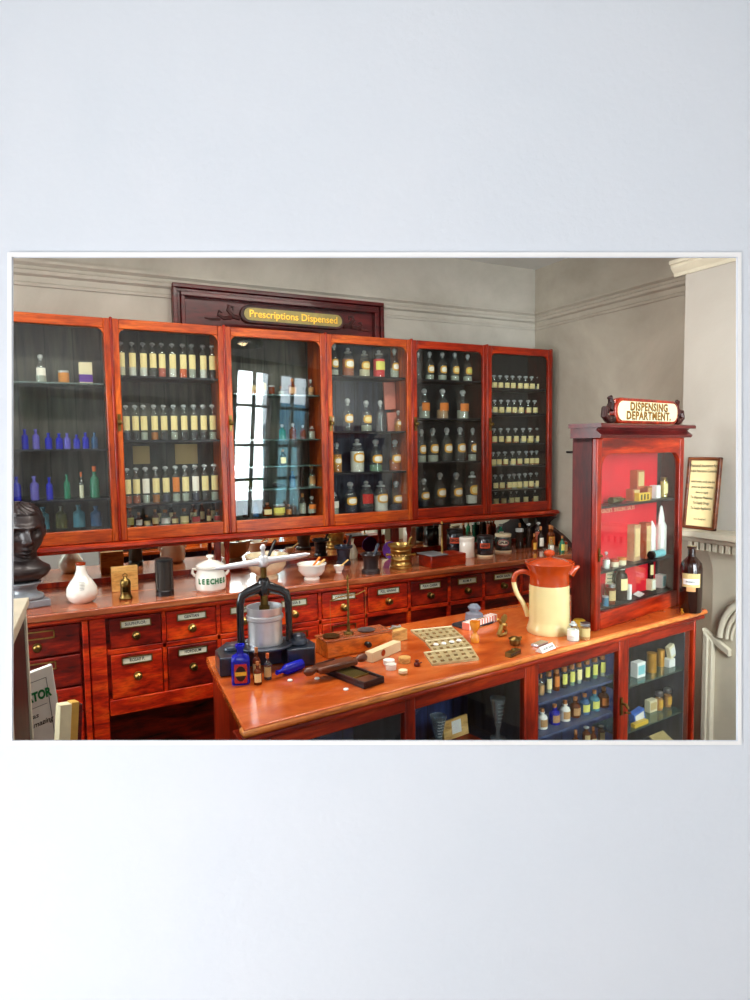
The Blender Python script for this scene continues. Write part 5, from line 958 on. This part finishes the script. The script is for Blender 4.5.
def ltext(s,size,mat,x,z,al='RIGHT',**k):
    o=text(s,size,mat,'lettering',t,(0,0,0),align=al,**k); mt=leanM()@MX.Translation(V((x,-.0068,z)))@MX.Rotation(PI/2,4,'X'); o.matrix_local=mt@MX.Diagonal((k.get('sx',1),1,1,1)); return o
ltext('RATOR',.042,GREEN,-.016,-.086,sx=.62,bold=.0020); ltext('S',.03,GREEN,-.105,-.045); ltext('was',.022,INK,-.06,-.150,shear=.2); ltext('amazing',.026,INK,-.022,-.180,sx=.8,shear=.3); ltext('k',.02,INK,-.06,-.33)
# papers leaning at the foot of the stand
p1=fd(44,722,1.75)
t=thing('paper_bundle','cream paper bundle with yellow edge leaning at bottom left','papers',(fd(37,718,1.72).x,fd(37,718,1.72).y,0),.25)
hz=fd(37,718,1.72).z
M().at((0,0,0),0,-.10,.12).box(-.022,.008,-.02,.02,.0,hz).obj('paper_sheets',CARD,t,bev=.001); M().at((0,0,0),0,-.10,.12).box(.0085,.028,-.018,.02,.0,hz+.003).obj('yellow_edge',plain('ochre_card',(204,158,70),.6),t,bev=.001); M().at((0,0,0),0,-.10,.12).box(.0285,.040,-.012,.02,.0,hz-.006).obj('dark_cover',W_PELM,t,bev=.001)
# ------------------------------------------------------------ lamps in the room
def mirY(p): return V((p.x,2*(YC+.01)-p.y,p.z))
rd=ray(243,346); hit=CAMP+rd*((YC+.01)/rd.y); rf=V((rd.x,-rd.y,rd.z)); Pl=hit+rf*1.35
t=thing('pendant_lamp','black enamel pendant lamp hanging from the ceiling','lamp',(Pl.x,Pl.y,0))
M().lathe([(.022,Pl.z+.11),(.03,Pl.z+.10),(.05,Pl.z+.085),(.10,Pl.z+.06),(.13,Pl.z+.02),(.135,Pl.z),(.128,Pl.z+.002),(.122,Pl.z+.02),(.09,Pl.z+.052),(.04,Pl.z+.075)],32).obj('shade',IRON,t)
M().lathe([(0,Pl.z+.16),(.018,Pl.z+.158),(.022,Pl.z+.11)],16).obj('lamp_holder',BRASS,t); M().tube([(0,0,Pl.z+.155),(0,0,ZC-.001)],.004,8).obj('cord',BLK,t)
M().lathe([(.02,Pl.z+.07)]+ball(.035,Pl.z+.035,.035,8)[::-1][1:],16).obj('bulb',emis('bulb_glow',(255,226,170),18),t)
tube=[]
for k,(x,y) in enumerate(((1.15,2.05),(.2,2.2))):
    t=thing('ceiling_batten',['white tube light on the ceiling above the display counter','white tube light on the ceiling towards the left wall'][k],'light',(x,y,ZC-.001),.1)
    M().box(-.62,.62,-.035,.035,-.045,0).obj('batten_body',WHITE,t,bev=.003); M().at((0,0,-.062),0,0,PI/2).lathe([(0,-.6),(.014,-.6),(.014,.6),(0,.6)],12).obj('tube',emis('tube_glow_%d'%k,(255,250,240),6),t)
    tube.append((x,y))
def area(name,P,tgt,sx,sy,pw,col=(1,1,1),spread=PI):
    l=bpy.data.lights.new(name,'AREA'); l.shape='RECTANGLE'; l.size=sx; l.size_y=sy; l.energy=pw; l.color=col; l.spread=spread
    o=bpy.data.objects.new(name,l); COL.objects.link(o); o.location=P; o.rotation_euler=(V(tgt)-V(P)).to_track_quat('-Z','Y').to_euler(); return o
for k,(x,y) in enumerate(tube): area('tube_light',(x,y,ZC-.09),(x,y,0),1.2,.06,[17,15][k],(1,.95,.87))
wc=P0+R*((WX0+WX1)/2)+U*((WZ0+WZ1)/2); wq=wc-F*.55-R*.05+U*.05; area('sky_glow_window',wq,wq+F-R*.4,.8,1.2,95,(.93,.97,1))
area('sky_glow_left_window',(LX-.3,2.42,1.68),(1.2,2.5,1.5),.8,1.05,26,(1,.98,.95))
gp=P0-F*1.9-R*1.35-U*1.2; area('gallery_lamp',gp,P0-U*.25-R*.1,.8,.8,43,(.97,.985,1))
gp=P0-F*1.6+U*1.1-R*.2; area('gallery_fill_light',gp,P0+U*.1,1.6,.8,15,(.90,.95,1))  # unseen fill light added to brighten the partition
# outside: overcast sky and the house across the street seen in the window's reflection
wd_=bpy.data.worlds.new('sky'); SC.world=wd_; wd_.use_nodes=True; nt=wd_.node_tree; bg=nt.nodes['Background']; bg.inputs[0].default_value=(.80,.90,1,1); bg.inputs[1].default_value=10.0
rq=ray(285,425); h0=CAMP+rq*((YC+.01)/rq.y); hc=h0+V((rq.x,-rq.y,rq.z))*(8.5); hc.z=0
t=thing('street_house','pale blue gabled house standing across the street outside','house',hc,face(hc)+.2)
M().box(-.45,.45,0,2,0,1.75).obj('house_walls',plain('house_wall_blue',(150,206,216),.8),t); M().prism([(-.55,1.75),(.55,1.75),(0,2.3)],-.1,2.1).obj('house_roof',plain('house_roof_blue',(60,130,160),.7),t)
SC.view_settings.view_transform='Standard'; SC.view_settings.look='None'; SC.view_settings.gamma=1; SC.view_settings.use_curve_mapping=False; SC.view_settings.exposure=.08
SC.cycles.max_bounces=10; SC.cycles.transparent_max_bounces=24; SC.cycles.diffuse_bounces=5; SC.cycles.caustics_reflective=False; SC.cycles.caustics_refractive=False; SC.cycles.sample_clamp_indirect=4
try: SC.cycles.use_denoising=True
except Exception: pass
